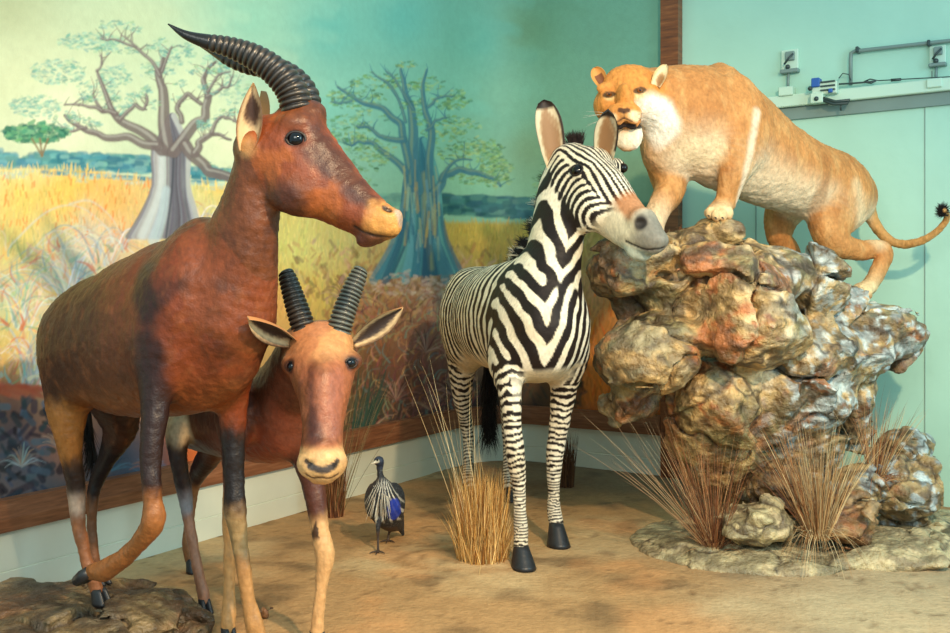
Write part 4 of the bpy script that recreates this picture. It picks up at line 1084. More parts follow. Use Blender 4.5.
# ------------------------------------------------------------------ zebra
def zebra():
    root = thing('zebra', P(530, 540, 4.75)*np.array([1, 1, 0]), 'black and white striped zebra, its head turned right under the lioness', 'zebra')
    S = nrm((.98, .21, 0)); SH = nrm((.87, .5, 0)); FW = nrm((.21, -.98, 0)); HF = nrm((.5, -.87, 0)); Z = np.array([0, 0, 1.0])
    torso = pch([(482, 306, 5.72, 26, 26), (488, 310, 5.5, 38, 40), (496, 316, 5.15, 46, 50), (509, 318, 4.8, 46, 55), (527, 318, 4.52, 45, 60), (540, 326, 4.32, 42, 58), (545, 332, 4.2, 32, 40)], S)
    neck = pch([(540, 312, 4.36, 36, 52), (547, 282, 4.36, 31, 44), (554, 250, 4.38, 27, 37), (560, 215, 4.41, 25, 33), (566, 184, 4.42, 24, 30), (571, 166, 4.41, 20, 24)], np.array([S, S, nrm(S*.7+SH*.3), nrm(S*.4+SH*.6), SH, SH]))
    head = pch([(574, 166, 4.42, 22, 22), (588, 182, 4.35, 27, 31), (605, 200, 4.27, 23, 32), (620, 216, 4.19, 19, 28), (633, 228, 4.12, 17, 24), (646, 236, 4.05, 17, 20), (653, 241, 4.01, 13, 14)], SH)
    rf = pch([(511, 355, 4.3, 24, 34), (509, 380, 4.2, 14, 20), (511, 402, 4.15, 10.5, 12), (513, 430, 4.14, 9, 9.5), (515, 450, 4.13, 9.5, 10), (517, 468, 4.14, 8.8, 9.5), (519, 486, 4.15, 6.4, 7), (520, 508, 4.15, 6.2, 6.6), (521, 530, 4.15, 7.6, 8.4), (521, 546, 4.13, 7.4, 7.8)], S)
    lf = pch([(564, 355, 4.45, 24, 32), (564, 380, 4.47, 15, 19), (562, 404, 4.49, 11.5, 12), (558, 432, 4.5, 9.5, 9.6), (555, 452, 4.5, 9, 9.6), (554, 470, 4.5, 7.5, 8), (554, 492, 4.5, 6, 6.2), (554, 510, 4.5, 7.2, 7.8), (556, 523, 4.48, 7.2, 7.5)], S)
    lh = pch([(470, 335, 5.5, 26, 40), (462, 365, 5.52, 14, 24), (462, 392, 5.58, 10, 13), (465, 418, 5.68, 7, 9), (468, 436, 5.7, 5.6, 7), (468, 460, 5.66, 4.6, 5.2), (468, 478, 5.62, 5.6, 6), (469, 486, 5.6, 5.6, 6)], S)
    rh = pch([(512, 335, 5.5, 26, 40), (512, 368, 5.45, 14, 24), (510, 395, 5.48, 10, 13), (508, 420, 5.55, 7, 9), (508, 440, 5.56, 5.6, 7), (508, 465, 5.5, 4.8, 5.2), (508, 482, 5.46, 5.6, 6), (509, 490, 5.44, 5.6, 6)], S)
    ops = [('add', torso, .02), ('add', neck, .10), ('add', rf, .06), ('add', lf, .06), ('add', lh, .05), ('add', rh, .05),
           ('add', pell(512, 335, 4.42, (22, 40, 52), S), .06), ('add', pell(564, 332, 4.44, (20, 36, 50), S), .06),
           ('add', pell(541, 352, 4.22, (34, 26, 30), S), .05),
           ('add', pell(470, 318, 5.35, (30, 50, 44), S), .07), ('add', pell(508, 318, 5.35, (30, 50, 44), S), .07),
           ('add', head, .04),
           ('add', pell(581, 210, 4.26, (14, 24, 30), SH), .05),
           ('add', pell(580, 170, 4.36, (10, 10, 11), SH), .025), ('add', pell(615, 168, 4.43, (10, 10, 11), SH), .025),
           ('add', pell(597, 164, 4.36, (20, 16, 12), SH), .04),
           ('add', pell(642, 219, 4.04, (14, 12, 12), SH), .03), ('add', pell(655, 240, 4.01, (14, 9, 14), SH), .02),
           ('add', pell(638, 252, 4.08, (12, 8, 14), SH, (0, -.5, .8)), .02),
           ('sub', pell(641, 223, 3.965, (8, 5, 9), SH, (.3, 0, 1)), .012)]
    G = build_grid(ops, .0062)
    mouth = [G.hit(x, y) for x, y in ((664, 247), (655, 249), (645, 249), (634, 245), (626, 241))]
    G.add(Chain([(p, .0022, .0022) for p in mouth], (0, 0, 1), 1), .008, True)
    mc = P(630, 240, 4.12); eye1 = G.hit(577, 170); nos = G.hit(641, 223)
    W = np.array([238, 228, 204]); K = np.array([30, 21, 18])
    base_z = P(0, 385, 4.3)[2]
    def col(v, n):
        w1 = fbm(v, 7, 2); w2 = fbm(v+3.3, 19, 2); w3 = fbm(v+8.8, 5, 2)
        dT, aT, uT, vT = torso.at(v); dN, aN, uN, vN = neck.at(v); dH, aH, uH, vH = head.at(v)
        # torso: fine at the rump, broad over the shoulder and chest
        t = aT/torso.len
        # stripes lean with height so that they wrap the chest as broad V bands
        s_ = np.clip(t-.05*(v[:, 2]-1.0), 0, 1.1)
        sx = np.linspace(0, 1.2, 200); per = np.interp(sx, [0, .3, .55, .72, .85, 1.2], [.036, .042, .05, .068, .1, .115])
        ph = np.concatenate([[0], np.cumsum(torso.len*np.diff(sx)/per[1:])])
        pt = np.interp(s_, sx, ph)+.35*w1
        cT = np.cos(2*math.pi*pt)
        # chest seen from the front: V shaped bands hung from the neck
        cs = np.dot(v-P(541, 340, 4.15), S); chest_h = v[:, 2]+.45*np.abs(cs)**1.0*-1.0
        la = np.abs(cs); gz = 1.35*la+7*la*la
        cC = np.cos(2*math.pi*((v[:, 2]-gz)/.165+.22*w1+.15))
        wc = sstep(-.25, .35, n@FW)*sstep(.70, .92, t)
        # neck rings
        tn = aN/neck.len
        ln = np.abs(uN)*.12; hn = v[:, 2]-2.3*ln-4.5*ln*ln-.75*(v[:, 1]-4.38)*-1.0*.9
        cN = np.cos(2*math.pi*(hn/.165+.25*w1)+1.0)
        # forehead lines and cheek brackets
        cF = np.cos(2*math.pi*(uH*np.interp(aH, [0, .15, .4], [.085, .098, .07])/.0175+.25*w1+.25*np.sin(aH*30)*.4))
        px_ = (v-mc)@HF; pz_ = v[:, 2]-mc[2]
        cK = np.cos(2*math.pi*(((np.abs(px_)**4+np.abs(pz_*.92)**4)**.25)/.029+.3*w1))
        wf = sstep(.25, .6, vH)
        cH = cF*wf+cK*(1-wf)
        def sm(d): return np.exp(-np.clip(d, -.05, 1)/.018)
        wT, wN, wH = sm(dT), sm(dN+.004), sm(dH)*(aH > .0)*3
        val = (wT*(cT*(1-wc)+cC*wc)+wN*cN+wH*cH); tot = wT+wN+wH
        legs = 0
        for ch, per0, per1, ph0 in ((rf, .042, .022, .0), (lf, .042, .022, .3), (lh, .046, .028, .1), (rh, .046, .028, .6)):
            d, a, u, vv = ch.at(v); tl = a/ch.len
            pp = a/np.interp(tl, [0, .3, 1], [per0*1.25, per0, per1])+.42*w2+.12*u+ph0+.25*np.sign(np.sin(u*3))*0
            wl = sm(d)*sstep(.10, .26, tl)*2.0; val = val+wl*(np.cos(2*math.pi*pp)); tot = tot+wl
            legs = np.maximum(legs, sstep(.03, .0, d)*sstep(.2, .3, tl))
        val = val/tot
        k = sstep(-.14, .14, val+.12*w2-.04+.28*sstep(.65, .45, t)*(dT < .03)+.24*((dN < .03) | (wc > .3))*(dH > .03)*(1-legs))
        # pale belly, inner legs
        bel = sstep(-.55, -.8, n[:, 2]+.1*w1)*(1-legs)*(dH > .05)*(dN > .02)
        low = sstep(base_z+.05, base_z-.0, v[:, 2]+.03*w1)*(1-legs)*(dH > .1)
        k = k*(1-np.clip(bel+.0*low, 0, 1))
        k = k*(1-.85*sstep(.06, .0, v[:, 2]-base_z+.03*w1)*(1-legs)*(dH > .1)*sstep(.5, .8, t)*(np.abs(cs) < .13))
        c = np.tile(lin(W), (len(v), 1)); c = mixc(c, lin((214, 196, 160)), .4*sstep(0, .5, w3))
        c = mixc(c, lin((196, 170, 120)), .5*bel)
        c = mixc(c, lin(K), k); t2_ = aH/head.len
        on = (dH < .06)*(t2_ > .5)
        # muzzle: pale band, tan bridge, grey nose
        t2 = aH/head.len
        c = mixc(c, lin((226, 214, 184)), sstep(.56, .64, t2+.03*w1-.05*np.clip(vH, -1, 1))*on)
        c = mixc(c, lin((178, 108, 56)), .85*on*sstep(.3, .7, vH+.1*w2)*sstep(.54, .64, t2)*sstep(.9, .82, t2))
        c = mixc(c, lin((112, 110, 104)), .9*on*sstep(.86, .97, t2+.04*np.clip(vH, -1, 1)+.02*w2))
        c = mixc(c, lin((150, 176, 170)), .6*on*sstep(-.45, -.75, vH)*sstep(.66, .8, t2))
        c = mixc(c, lin((24, 18, 18)), .95*sstep(.036, .020, np.linalg.norm((v-nos)*np.array([1, 1, .8]), axis=1)))
        c = mixc(c, lin((40, 34, 34)), .9*sstep(.008, .003, dpoly(v, mouth)))
        c = mixc(c, lin((30, 20, 16)), .9*sstep(.036, .022, np.linalg.norm(v-eye1, axis=1)))
        return c
    G, b = skin(root, ops, .0062, col, M_zfur, disp=lambda v, n: .003*fbm(v, 12, 3), G=G)
    put_eye(root, G, 577, 170.5, .027, .007); e2 = P(623, 168, 4.40)
    m = MB(); m.sphere(e2, .022); m.build('eye', M_eye, root)
    def ecol(u, v, inner):
        if inner:
            if u > .86 or (v > .8 or v < -.88) and u > .35: return (44, 30, 24)
            return earmix(u, v, .05, (232, 220, 188), (150, 112, 76), (206, 190, 156), .5, .42, .6)
        return (30, 22, 18) if (u > .7 or .3 < u < .45) else (232, 222, 196)
    make_ear(root, P(557, 176, 4.40), P(544, 99, 4.40), (.1, -.98, .05), .076, .04, ecol, peak=.62, w0=.5, th=.008, pw=.55)
    make_ear(root, P(603, 170, 4.40), P(608, 112, 4.20), (-.1, -.95, -.1), .064, .04, ecol, peak=.65, w0=.5, th=.008, pw=.55)
    # hooves
    for (x, y, Y, r) in ((521, 545, 4.13, .034), (556, 522, 4.48, .034), (469, 485, 5.6, .031), (509, 489, 5.44, .031)):
        top = P(x, y, Y); make_hoof(root, top, np.array([top[0]+FW[0]*.02, top[1]+FW[1]*.02, .003]), r, r*1.75, FW, cloven=False)
    # mane
    rg = random.Random(4); m = MB()
    nap = cat_rom(np.array([P(573, 147, 4.47), P(556, 160, 4.53), P(546, 186, 4.55), P(538, 214, 4.55), P(528, 240, 4.57), P(518, 254, 4.62), P(508, 262, 4.72)]), 12)
    for _ in range(3600):
        t = rg.random(); i = min(len(nap)-2, int(t*(len(nap)-1))); q = nap[i]+(nap[i+1]-nap[i])*rg.random()+S*rg.uniform(-.016, .016)
        dd = (-.75+rg.uniform(-.3, .3), .45, .35+rg.uniform(-.3, .4)); clump = .6+.4*math.sin(t*46)
        if t > .9: clump *= .5
        hair(m, q-np.array([-.02, .015, 0]), dd, rg.uniform(.04, .085)*clump, .0019, rg, lin((230, 220, 196)) if math.sin(t*60) > .75 else lin((24, 17, 15)))
    for _ in range(500):
        q = P(570+12*rg.random(), 150-4*rg.random(), 4.43+.04*rg.random()); hair(m, q, (rg.uniform(-.5, .3), rg.uniform(-.3, .3), 1), rg.uniform(.05, .085), .0019, rg, lin((40, 22, 18)))
    m.build('mane', M_plain, root)
    # tail
    m = MB(); m.tube([P(486, 300, 5.86), P(488, 330, 5.92), P(489, 360, 5.9), P(489, 385, 5.88)], [.03, .026, .022, .02], 10, lin(K))
    for _ in range(900):
        q = P(489+rg.uniform(-5, 5), 360+60*rg.random(), 5.88+rg.uniform(-.03, .03)); hair(m, q, (rg.uniform(-.12, .12), 0, -1), rg.uniform(.12, .26), .003, rg, lin((20, 14, 13)))
    m.build('tail', M_plain, root)
zebra()

# ------------------------------------------------------------------ lioness
M_amber = material('amber_eye', (120, 66, 18), rough=.08, coat=1)
def lioness():
    root = thing('lioness', P(770, 290, 4.86), 'sandy lioness climbing over the tall rock, head lowered to the zebra ear', 'lioness')
    S = nrm((.44, -.9, 0)); SH = nrm((1, .02, .10)); Z = np.array([0, 0, 1.0]); FH = nrm((-.02, -1, -.12))
    torso = pch([(676, 112, 4.58, 34, 42), (696, 120, 4.6, 40, 52), (728, 136, 4.68, 42, 56), (765, 160, 4.81, 40, 46), (800, 177, 4.92, 38, 39), (832, 189, 5.02, 34, 37), (852, 198, 5.1, 24, 28)], S)
    neck = pch([(640, 100, 4.56, 30, 30), (660, 104, 4.58, 33, 35), (688, 114, 4.6, 36, 44)], S)
    tail = pch([(858, 182, 5.11, 9, 9), (866, 202, 5.13, 6.8, 6.8), (876, 226, 5.12, 5.6, 5.6), (893, 242, 5.08, 4.6, 4.6), (915, 243, 5, 4, 4), (936, 232, 4.92, 3.4, 3.4), (947, 219, 4.86, 3, 3), (944, 210, 4.82, 2.6, 2.6)], (0, 1, 0), 8)
    lfl = pch([(670, 140, 4.68, 24, 28), (668, 170, 4.66, 19, 22), (670, 190, 4.6, 15, 18), (660, 206, 4.53, 12.5, 14), (654, 222, 4.48, 11, 11.5), (652, 236, 4.46, 11, 10), (645, 243, 4.41, 13, 9)], SH)
    rfl = pch([(744, 120, 4.56, 17, 30), (745, 145, 4.52, 15, 24), (735, 170, 4.5, 12.5, 17), (729, 190, 4.51, 11, 13), (725, 202, 4.51, 10.5, 11), (720, 209, 4.48, 12.5, 9), (716, 212, 4.43, 12, 8)], nrm((.6, -.8, 0)))
    nh = pch([(838, 192, 4.96, 24, 34), (830, 222, 4.9, 19, 25), (836, 242, 4.88, 15, 15), (858, 250, 4.9, 10, 10.5), (880, 249, 4.92, 8.5, 9), (884, 257, 4.9, 7.8, 9), (877, 273, 4.88, 7.5, 8), (870, 285, 4.86, 8.5, 8), (860, 291, 4.81, 11, 7)], S, 6)
    fh = pch([(800, 192, 5.11, 20, 26), (783, 214, 5.16, 15, 20), (779, 236, 5.16, 12, 13), (789, 250, 5.18, 9, 10), (794, 262, 5.18, 8, 8)], S)
    ops = [('add', torso, .02), ('add', neck, .09), ('add', tail, .04), ('add', lfl, .06), ('add', rfl, .05), ('add', nh, .04), ('add', fh, .05),
           ('add', pell(742, 122, 4.56, (16, 44, 28), S, (-.1, 0, 1)), .05),
           ('add', pell(716, 90, 4.68, (30, 26, 14), S), .06),
           ('add', pell(842, 200, 4.94, (16, 32, 34), S), .05),
           ('add', pell(666, 150, 4.59, (24, 26, 24), S), .06),
           # head
           ('add', pell(630, 96, 4.53, (31, 30, 30), SH), .03),
           ('add', pell(628, 84, 4.48, (25, 18, 16), SH), .03),
           ('add', pell(606, 106, 4.48, (12, 15, 18), SH), .03), ('add', pell(650, 106, 4.48, (15, 18, 22), SH), .04),
           ('add', pell(625, 101, 4.39, (8.5, 18, 13), SH, (0, -.6, 1)), .025),
           ('add', pell(617, 117, 4.36, (10, 13, 9), SH), .02), ('add', pell(632, 116, 4.36, (10, 13, 9), SH), .02),
           ('add', pell(624, 112, 4.335, (6.5, 7, 5), SH), .015),
           ('add', pell(628, 134, 4.43, (15, 18, 7.5), SH), .035),
           ('add', pell(604, 88, 4.43, (8, 6, 4.76), SH), .02), ('add', pell(643, 84, 4.43, (9, 6, 4.76), SH), .02),
           ('sub', pell(631, 126, 4.35, (15, 16, 3.0), SH), .008),
           ('sub', pell(609, 94.5, 4.375, (6.5, 6, 3.6), SH), .01), ('sub', pell(640, 90.5, 4.375, (6.5, 6, 3.6), SH), .01),
           ('sub', pell(624, 122, 4.3, (1.2, 5, 6), SH), .006)]
    for (x, y, Y) in ((710, 214, 4.41), (716, 216, 4.38), (723, 216, 4.39), (729, 214, 4.41)): ops.append(('add', pell(x, y-1, Y, (4.2, 7, 5), nrm((.8, -.6, 0))), .008))
    for (x, y, Y) in ((850, 292, 4.78), (855, 294, 4.75), (862, 295, 4.75), (868, 294, 4.78)): ops.append(('add', pell(x, y-1, Y, (4.2, 7, 4.6), nrm((.8, -.6, 0))), .008))
    G = build_grid(ops, .0058)
    eyes = [G.hit(609, 94.5), G.hit(640, 90.5)]; mq = [G.hit(x, y) for x, y in ((614, 126), (622, 126), (632, 127), (640, 125))]
    nose = [G.hit(x, y) for x, y in ((620, 110), (624, 111), (628, 110))]; nose2 = [G.hit(624, 112), G.hit(624, 118)]
    lipn = [G.hit(x, y) for x, y in ((624, 118), (617, 122), (610, 121))]; lipm = [G.hit(x, y) for x, y in ((624, 118), (632, 121), (641, 119))]
    def col(v, n):
        w1 = fbm(v, 6, 3); w2 = fbm(v*np.array([1, 1, .35]), 20, 3)
        c = np.tile(lin((190, 132, 76)), (len(v), 1))
        dT, aT, uT, vT = torso.at(v); dl, al, _, _ = rfl.at(v); dn, an, _, _ = nh.at(v); dt = tail.at(v)[0]; df = lfl.at(v)
        c = mixc(c, lin((158, 100, 52)), .5*sstep(-.2, .7, w1)); c = mixc(c, lin((214, 168, 110)), .35*sstep(-.1, .6, w2))
        bel = sstep(.1, -.7, n[:, 2])*sstep(.09, .03, dT)
        c = mixc(c, lin((236, 218, 186)), .75*bel)
        # white edge behind the foreleg, chest ruff
        c = mixc(c, lin((244, 232, 208)), .6*sstep(.034, .004, dpoly(v, [G.hit(757, 112), G.hit(752, 140), G.hit(746, 170), G.hit(739, 205)])+.006*w1))
        c = mixc(c, lin((230, 206, 166)), .7*sstep(.1, .04, dpoly(v, [G.hit(690, 150), G.hit(712, 150)])+.02*w1))
        c = mixc(c, lin((196, 150, 90)), .6*sstep(.05, .01, dt))
        c = mixc(c, lin((240, 224, 190)), .6*sstep(.03, .0, df[0])*sstep(.5, .8, df[1]/lfl.len))
        c = mixc(c, lin((236, 206, 160)), .6*sstep(.03, .0, dl)*sstep(.75, .95, al/rfl.len))
        c = mixc(c, lin((232, 208, 160)), .6*sstep(.03, .0, dn)*sstep(.75, .95, an/nh.len))
        c = mixc(c, lin((236, 216, 176)), .45*sstep(.06, .005, dpoly(v, [G.hit(857, 185), G.hit(860, 220), G.hit(880, 244)])))
        c = mixc(c, lin((150, 96, 50)), .5*sstep(.05, .02, dpoly(v, [G.hit(826, 158), G.hit(822, 190), G.hit(812, 225)])+.01*w1))  # flank shading painted as a darker line in front of the thigh
        # head
        dh = np.linalg.norm((v-P(628, 100, 4.46)), axis=1); onh = sstep(.20, .15, dh)
        c = mixc(c, lin((214, 140, 64)), .8*onh)
        c = mixc(c, lin((246, 240, 228)), .95*sstep(.11, .05, dpoly(v, [P(655, 112, 4.4), P(662, 126, 4.43), P(650, 138, 4.42)])+.02*w1))
        c = mixc(c, lin((236, 222, 196)), .85*sstep(.06, .015, dpoly(v, [G.hit(616, 138), G.hit(628, 140), G.hit(638, 136)])))
        c = mixc(c, lin((244, 226, 190)), .7*sstep(.035, .015, dpoly(v, [P(634, 115, 4.31), P(640, 117, 4.32)])))
        c = mixc(c, lin((240, 222, 180)), .7*sstep(.03, .012, dpoly(v, [P(612, 118, 4.32)])))
        for e in eyes:
            d = v-e; c = mixc(c, lin((238, 208, 150)), .6*sstep(.03, .018, np.abs(np.linalg.norm((d-np.array([0, 0, -.01])), axis=1))))
            c = mixc(c, lin((44, 26, 16)), .9*sstep(1.15, .8, np.sqrt((d[:, 0]/.03)**2+((d[:, 2]-.1*d[:, 0])/.016)**2+(d[:, 1]/.05)**2)))
        c = mixc(c, lin((60, 34, 26)), .9*sstep(.014, .008, dpoly(v, nose)))
        for q in (nose2, lipn, lipm): c = mixc(c, lin((60, 34, 26)), .8*sstep(.006, .002, dpoly(v, q)))
        c = mixc(c, lin((14, 12, 16)), .97*sstep(.020, .013, dpoly(v, mq)))
        for q in ([G.hit(708, 212), G.hit(720, 213), G.hit(731, 211)], [G.hit(851, 288), G.hit(862, 288), G.hit(872, 286)]):
            c = mixc(c, lin((232, 204, 156)), .75*sstep(.045, .02, dpoly(v, q)))
        return c
    def disp(v, n): return .004*fbm(v*np.array([1, 1, .5]), 18, 3)+.002*fbm(v*np.array([1, 1, .4]), 70, 2)
    G, b = skin(root, ops, .0058, col, M_lionfur, disp=disp, G=G)
    for (x, y) in ((609, 94.5), (640, 90.5)):
        q = G.hit(x, y); m = MB(); m.sphere(q+np.array([0, .002, 0]), (.014, .012, .0105)); e = m.build('eye', M_amber, root)
        m = MB(); m.sphere(q+np.array([0, -.0085, 0]), (.005, .003, .005)); m.build('pupil', M_eye, e)
    def ecol(u, v, inner):
        if inner: return earmix(u, v, .1, (236, 220, 184), (150, 112, 70), (220, 180, 120), .3, .3, .45)
        return (196, 128, 60) if u < .7 else (90, 56, 30)
    def ecol2(u, v, inner):
        if inner: return (120, 70, 36) if abs(v) < .45 and u < .6 else (214, 150, 78)
        return (196, 128, 60)
    make_ear(root, P(603, 84, 4.46), P(594, 67, 4.48), (-.25, -.95, .1), .040, .026, ecol2, th=.009, w0=.8, peak=.45, pw=.6)
    make_ear(root, P(656, 86, 4.40), P(666, 64, 4.38), (-.35, -.93, .1), .036, .028, ecol, th=.009, w0=.8, peak=.45, pw=.6)
    rg = random.Random(12); m = MB()
    for _ in range(700):
        q = P(944+rg.uniform(-2, 2), 211+rg.uniform(-3, 5), 4.83+rg.uniform(-.01, .01)); hair(m, q, (rg.uniform(-1, .3), rg.uniform(-.5, .5), rg.uniform(-.2, .7)), rg.uniform(.02, .045), .0018, rg)
    m.build('tail_tuft', M_black, root)
    for sx, x0 in ((-1, 612), (1, 638)):
        for k in range(5):
            m = MB(); q = G.hit(x0+sx*2*(k % 3), 114+3*(k//3)+k % 2); d = nrm((sx*1.0, -.25, .1-.12*k)); m.tube([q, q+d*.06, q+d*.12-Z*.006], [.0009, .0007, .0003], 4); m.build('whisker', M_beak, root)
    # claws
    for (x, y, Y) in ((709, 216, 4.36), (716, 218, 4.33), (723, 218, 4.34), (849, 294, 4.74), (855, 296, 4.71), (862, 297, 4.71)):
        q = P(x, y, Y); m = MB(); m.tube([q+np.array([0, .015, .003]), q, q+np.array([0, -.008, -.008])], [.004, .0035, .0008], 6); m.build('claw', M_hoof, root)
lioness()

# ------------------------------------------------------------------ guineafowl
def guineafowl():
    root = thing('guineafowl', P(384, 548, 4.43)*np.array([1, 1, 0]), 'small guineafowl with white streaked breast and cobalt patch standing on the floor', 'bird')
    Yb = 4.42; Z = np.array([0, 0, 1.0])
    body = pch([(382, 484, Yb-.02, 7, 8), (382, 494, Yb-.02, 14, 15), (385, 506, Yb+.03, 17.5, 18), (390, 517, Yb+.09, 13, 14), (397, 524, Yb+.16, 6, 7)], (1, 0, 0))
    neck = pch([(380, 464, Yb-.04, 3.6, 3.8), (380, 473, Yb-.04, 3.0, 3.2), (382, 486, Yb-.03, 5, 6)], (1, 0, 0))
    tail = pch([(395, 515, Yb+.1, 8, 6), (400, 526, Yb+.17, 4, 4), (403, 534, Yb+.2, 1.5, 2)], (1, 0, 0))
    l1 = pch([(379, 516, Yb-.03, 5, 6), (378, 528, Yb-.05, 2.2, 2.4), (378, 540, Yb-.05, 1.2, 1.3), (378, 552, 4.33, 1.3, 1.3)], (1, 0, 0), 4)
    l2 = pch([(389, 518, Yb+.04, 5, 6), (392, 526, Yb+.08, 2.2, 2.4), (389, 533, Yb+.1, 1.2, 1.2), (388, 541, 4.52, 1.3, 1.3)], (1, 0, 0), 4)
    ops = [('add', body, .01), ('add', neck, .015), ('add', tail, .015), ('add', l1, .008), ('add', l2, .008),
           ('add', pell(379, 461, Yb-.05, (5.0, 6, 4.8)), .006), ('add', pell(374, 500, Yb+.03, (9, 18, 17)), .02), ('add', pell(393, 501, Yb+.05, (12, 22, 18)), .02)]
    for (fx, fy) in ((P(378, 552, 4.33)[0], 4.33), (P(388, 541, 4.52)[0], 4.52)):
        for dx, dy in ((-.035, -.02), (-.005, -.045), (.032, -.025), (.005, .025)):
            ops.append(('add', Chain([((fx, fy, .008), .0045, .0045), ((fx+dx*.6, fy+dy*.6, .008), .0036, .0034), ((fx+dx, fy+dy, .0045), .002, .002)], (0, 0, 1), 3), .004))
    G = build_grid(ops, .0027)
    zb = P(0, 524, Yb)[2]
    def col(v, n):
        w = fbm(v, 30, 2); c = np.tile(lin((38, 42, 50)), (len(v), 1))
        c = mixc(c, lin((96, 104, 110)), .8*sstep(.25, .6, fbm(v, 95, 2)))
        dn = neck.at(v)[0]; x = v[:, 0]-P(383, 500, 4.36)[0]; z = v[:, 2]
        zt = P(0, 481, Yb)[2]; fan = x/(.35+1.6*np.clip(zt-z, 0, 1)/.2)/.05
        front = (n[:, 1] < -.1)*sstep(zt+.03, zt, z)*sstep(zb-.0, zb+.03, z)
        st = sstep(.35, .7, np.cos(2*math.pi*(fan*2.6+.15*w)))
        c = mixc(c, lin((226, 222, 206)), .9*st*front*sstep(1.9, 1.2, np.abs(fan)))
        c = mixc(c, lin((28, 58, 170)), .95*sstep(.04, .028, dpoly(v, [G.hit(394, 506), G.hit(396, 514)])+.004*w)*(v[:, 1] < Yb+.08))
        head = z > P(0, 467, Yb)[2]; c = mixc(c, lin((44, 56, 78)), .9*head)
        c = mixc(c, lin((60, 34, 30)), .7*(z > P(0, 458, Yb)[2])*(v[:, 1] > Yb-.05))
        low = sstep(zb-.01, zb-.03, z)*(v[:, 0] < P(398, 530, 4.5)[0]); c = mixc(c, lin((74, 58, 48)), .9*low)
        return c
    G, b = skin(root, ops, .0027, col, M_plain, disp=lambda v, n: .0015*fbm(v, 60, 2)*(v[:, 2] > zb), G=G)
    m = MB(); q = P(375.5, 462, Yb-.08); m.tube([q+np.array([.012, .01, .002]), q, P(371, 464, Yb-.1)], [.009, .007, .001], 10); m.build('beak', M_beak, root)
    m = MB(); m.sphere(P(377.5, 460, Yb-.085), .0045); m.build('eye', M_eye, root)
    rg = random.Random(2); m = MB()
    for _ in range(60):
        x = rg.uniform(373, 388); q = G.hit(x, rg.uniform(484, 500)); w = rg.random() > .5
        hair(m, q, ((x-382)/22.0, -.25, -1), rg.uniform(.07, .13), .0018, rg, lin((226, 222, 206) if w else (34, 36, 44)), bend=.08)
    m.build('hackles', M_plain, root)
guineafowl()
# ------------------------------------------------------------------ artificial rocks
M_rock = material('painted_rock', rough=.45, attr=True, vary=.22, vscale=45, bump=.008, bscale=70, bump2=.03, b2scale=20, spec=.5)
def rock_mesh(name, ops, h, seed, parent=None, cells=60, amp=.03, creas=.03, fb=.03, tone=None, keep=None, tilt=.45):
    G = build_grid(ops, h, .09)
    rs = np.random.RandomState(seed)
    I = np.nonzero(np.abs(G.V) < .1)
    Q = G.lo+h*np.stack(I, 1)
    lo = Q.min(0); hi = Q.max(0); sd = lo+(hi-lo)*rs.rand(cells, 3); off = rs.uniform(-1, 1, cells)
    tl = rs.normal(size=(cells, 3)); tl *= tilt/np.linalg.norm(tl, axis=1)[:, None]
    AN = np.array([1.0, 1.0, 1.4])
    d1, d2, i1 = worley(Q, sd, AN)
    edge = d2-d1; soft = sstep(0, .045, edge); o1 = off[i1]*amp+np.clip(((Q-sd[i1])*tl[i1]).sum(1), -.05, .05)
    mask = np.ones(len(Q))
    for c_, r_ in (keep or ()): mask *= sstep(.5*r_, r_, np.linalg.norm(Q-c_, axis=1))
    G.V[I] += (mask*(-o1*soft+creas*(1-sstep(0, .028, edge))-fb*fbm(Q, 4.5, 3)-.4*fb*(ridged(Q*np.array([1, 1, 1.5])+2, 8, 4)-.9))).astype(np.float32)
    v, f = G.mesh(); n = vnormals(v, f)
    w1 = fbm(v, 3.0, 4); w2 = fbm(v+4, 9, 4); w3 = fbm(v+9, 26, 3); w4 = ridged(v+1, 6, 3)
    c = np.tile(lin((204, 168, 112)), (len(v), 1))
    c = mixc(c, lin((226, 196, 146)), sstep(-.1, .4, w2)); c = mixc(c, lin((168, 88, 44)), .8*sstep(.05, .4, w1+.4*w3))
    c = mixc(c, lin((110, 112, 78)), .7*sstep(.1, .5, fbm(v+20, 4, 4))); c = mixc(c, lin((66, 46, 32)), .7*sstep(.15, .45, fbm(v+30, 8, 4)))
    if tone is not None: c = tone(v, n, c, w1, w2, w3, w4)
    # darker colour along the creases of the modelled plaster
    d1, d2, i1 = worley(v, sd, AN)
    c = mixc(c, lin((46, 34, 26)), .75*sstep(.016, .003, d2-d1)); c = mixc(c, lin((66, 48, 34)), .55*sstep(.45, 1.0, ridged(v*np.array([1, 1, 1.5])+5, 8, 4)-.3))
    c = c*(1+.3*w3+.25*(w4-.6)*.5)[:, None]
    return mesh_obj(name, v, f, M_rock, parent, np.clip(c, 0, 1)), G
def tone_main(v, n, c, w1, w2, w3, w4):
    # cool light painted bluish white on the right crags, moss green low on left
    r = sstep(1.15, 1.6, v[:, 0]+.12*w1)
    c = mixc(c, lin((196, 208, 206)), .9*r*sstep(-.05, .25, w2+.5*w3)); c = mixc(c, lin((104, 118, 108)), .5*r*sstep(0, .4, -w2))
    g = sstep(.75, .35, v[:, 2]+.1*w1)*sstep(1.6, 1.1, v[:, 0]); c = mixc(c, lin((126, 116, 66)), .55*g)
    e = sstep(.95, .7, v[:, 0]+.1*w1); c = mixc(c, lin((100, 104, 84)), .65*e*sstep(-.2, .3, w2))
    return c
E = lambda x, y, Y, r: ('add', pell(x, y, Y, r), .05)
root = thing('rock_outcrop', np.array([1.35, 4.5, 0]), 'tall overhanging artificial rock in ochre, green and blue-grey under the lioness', 'rock')
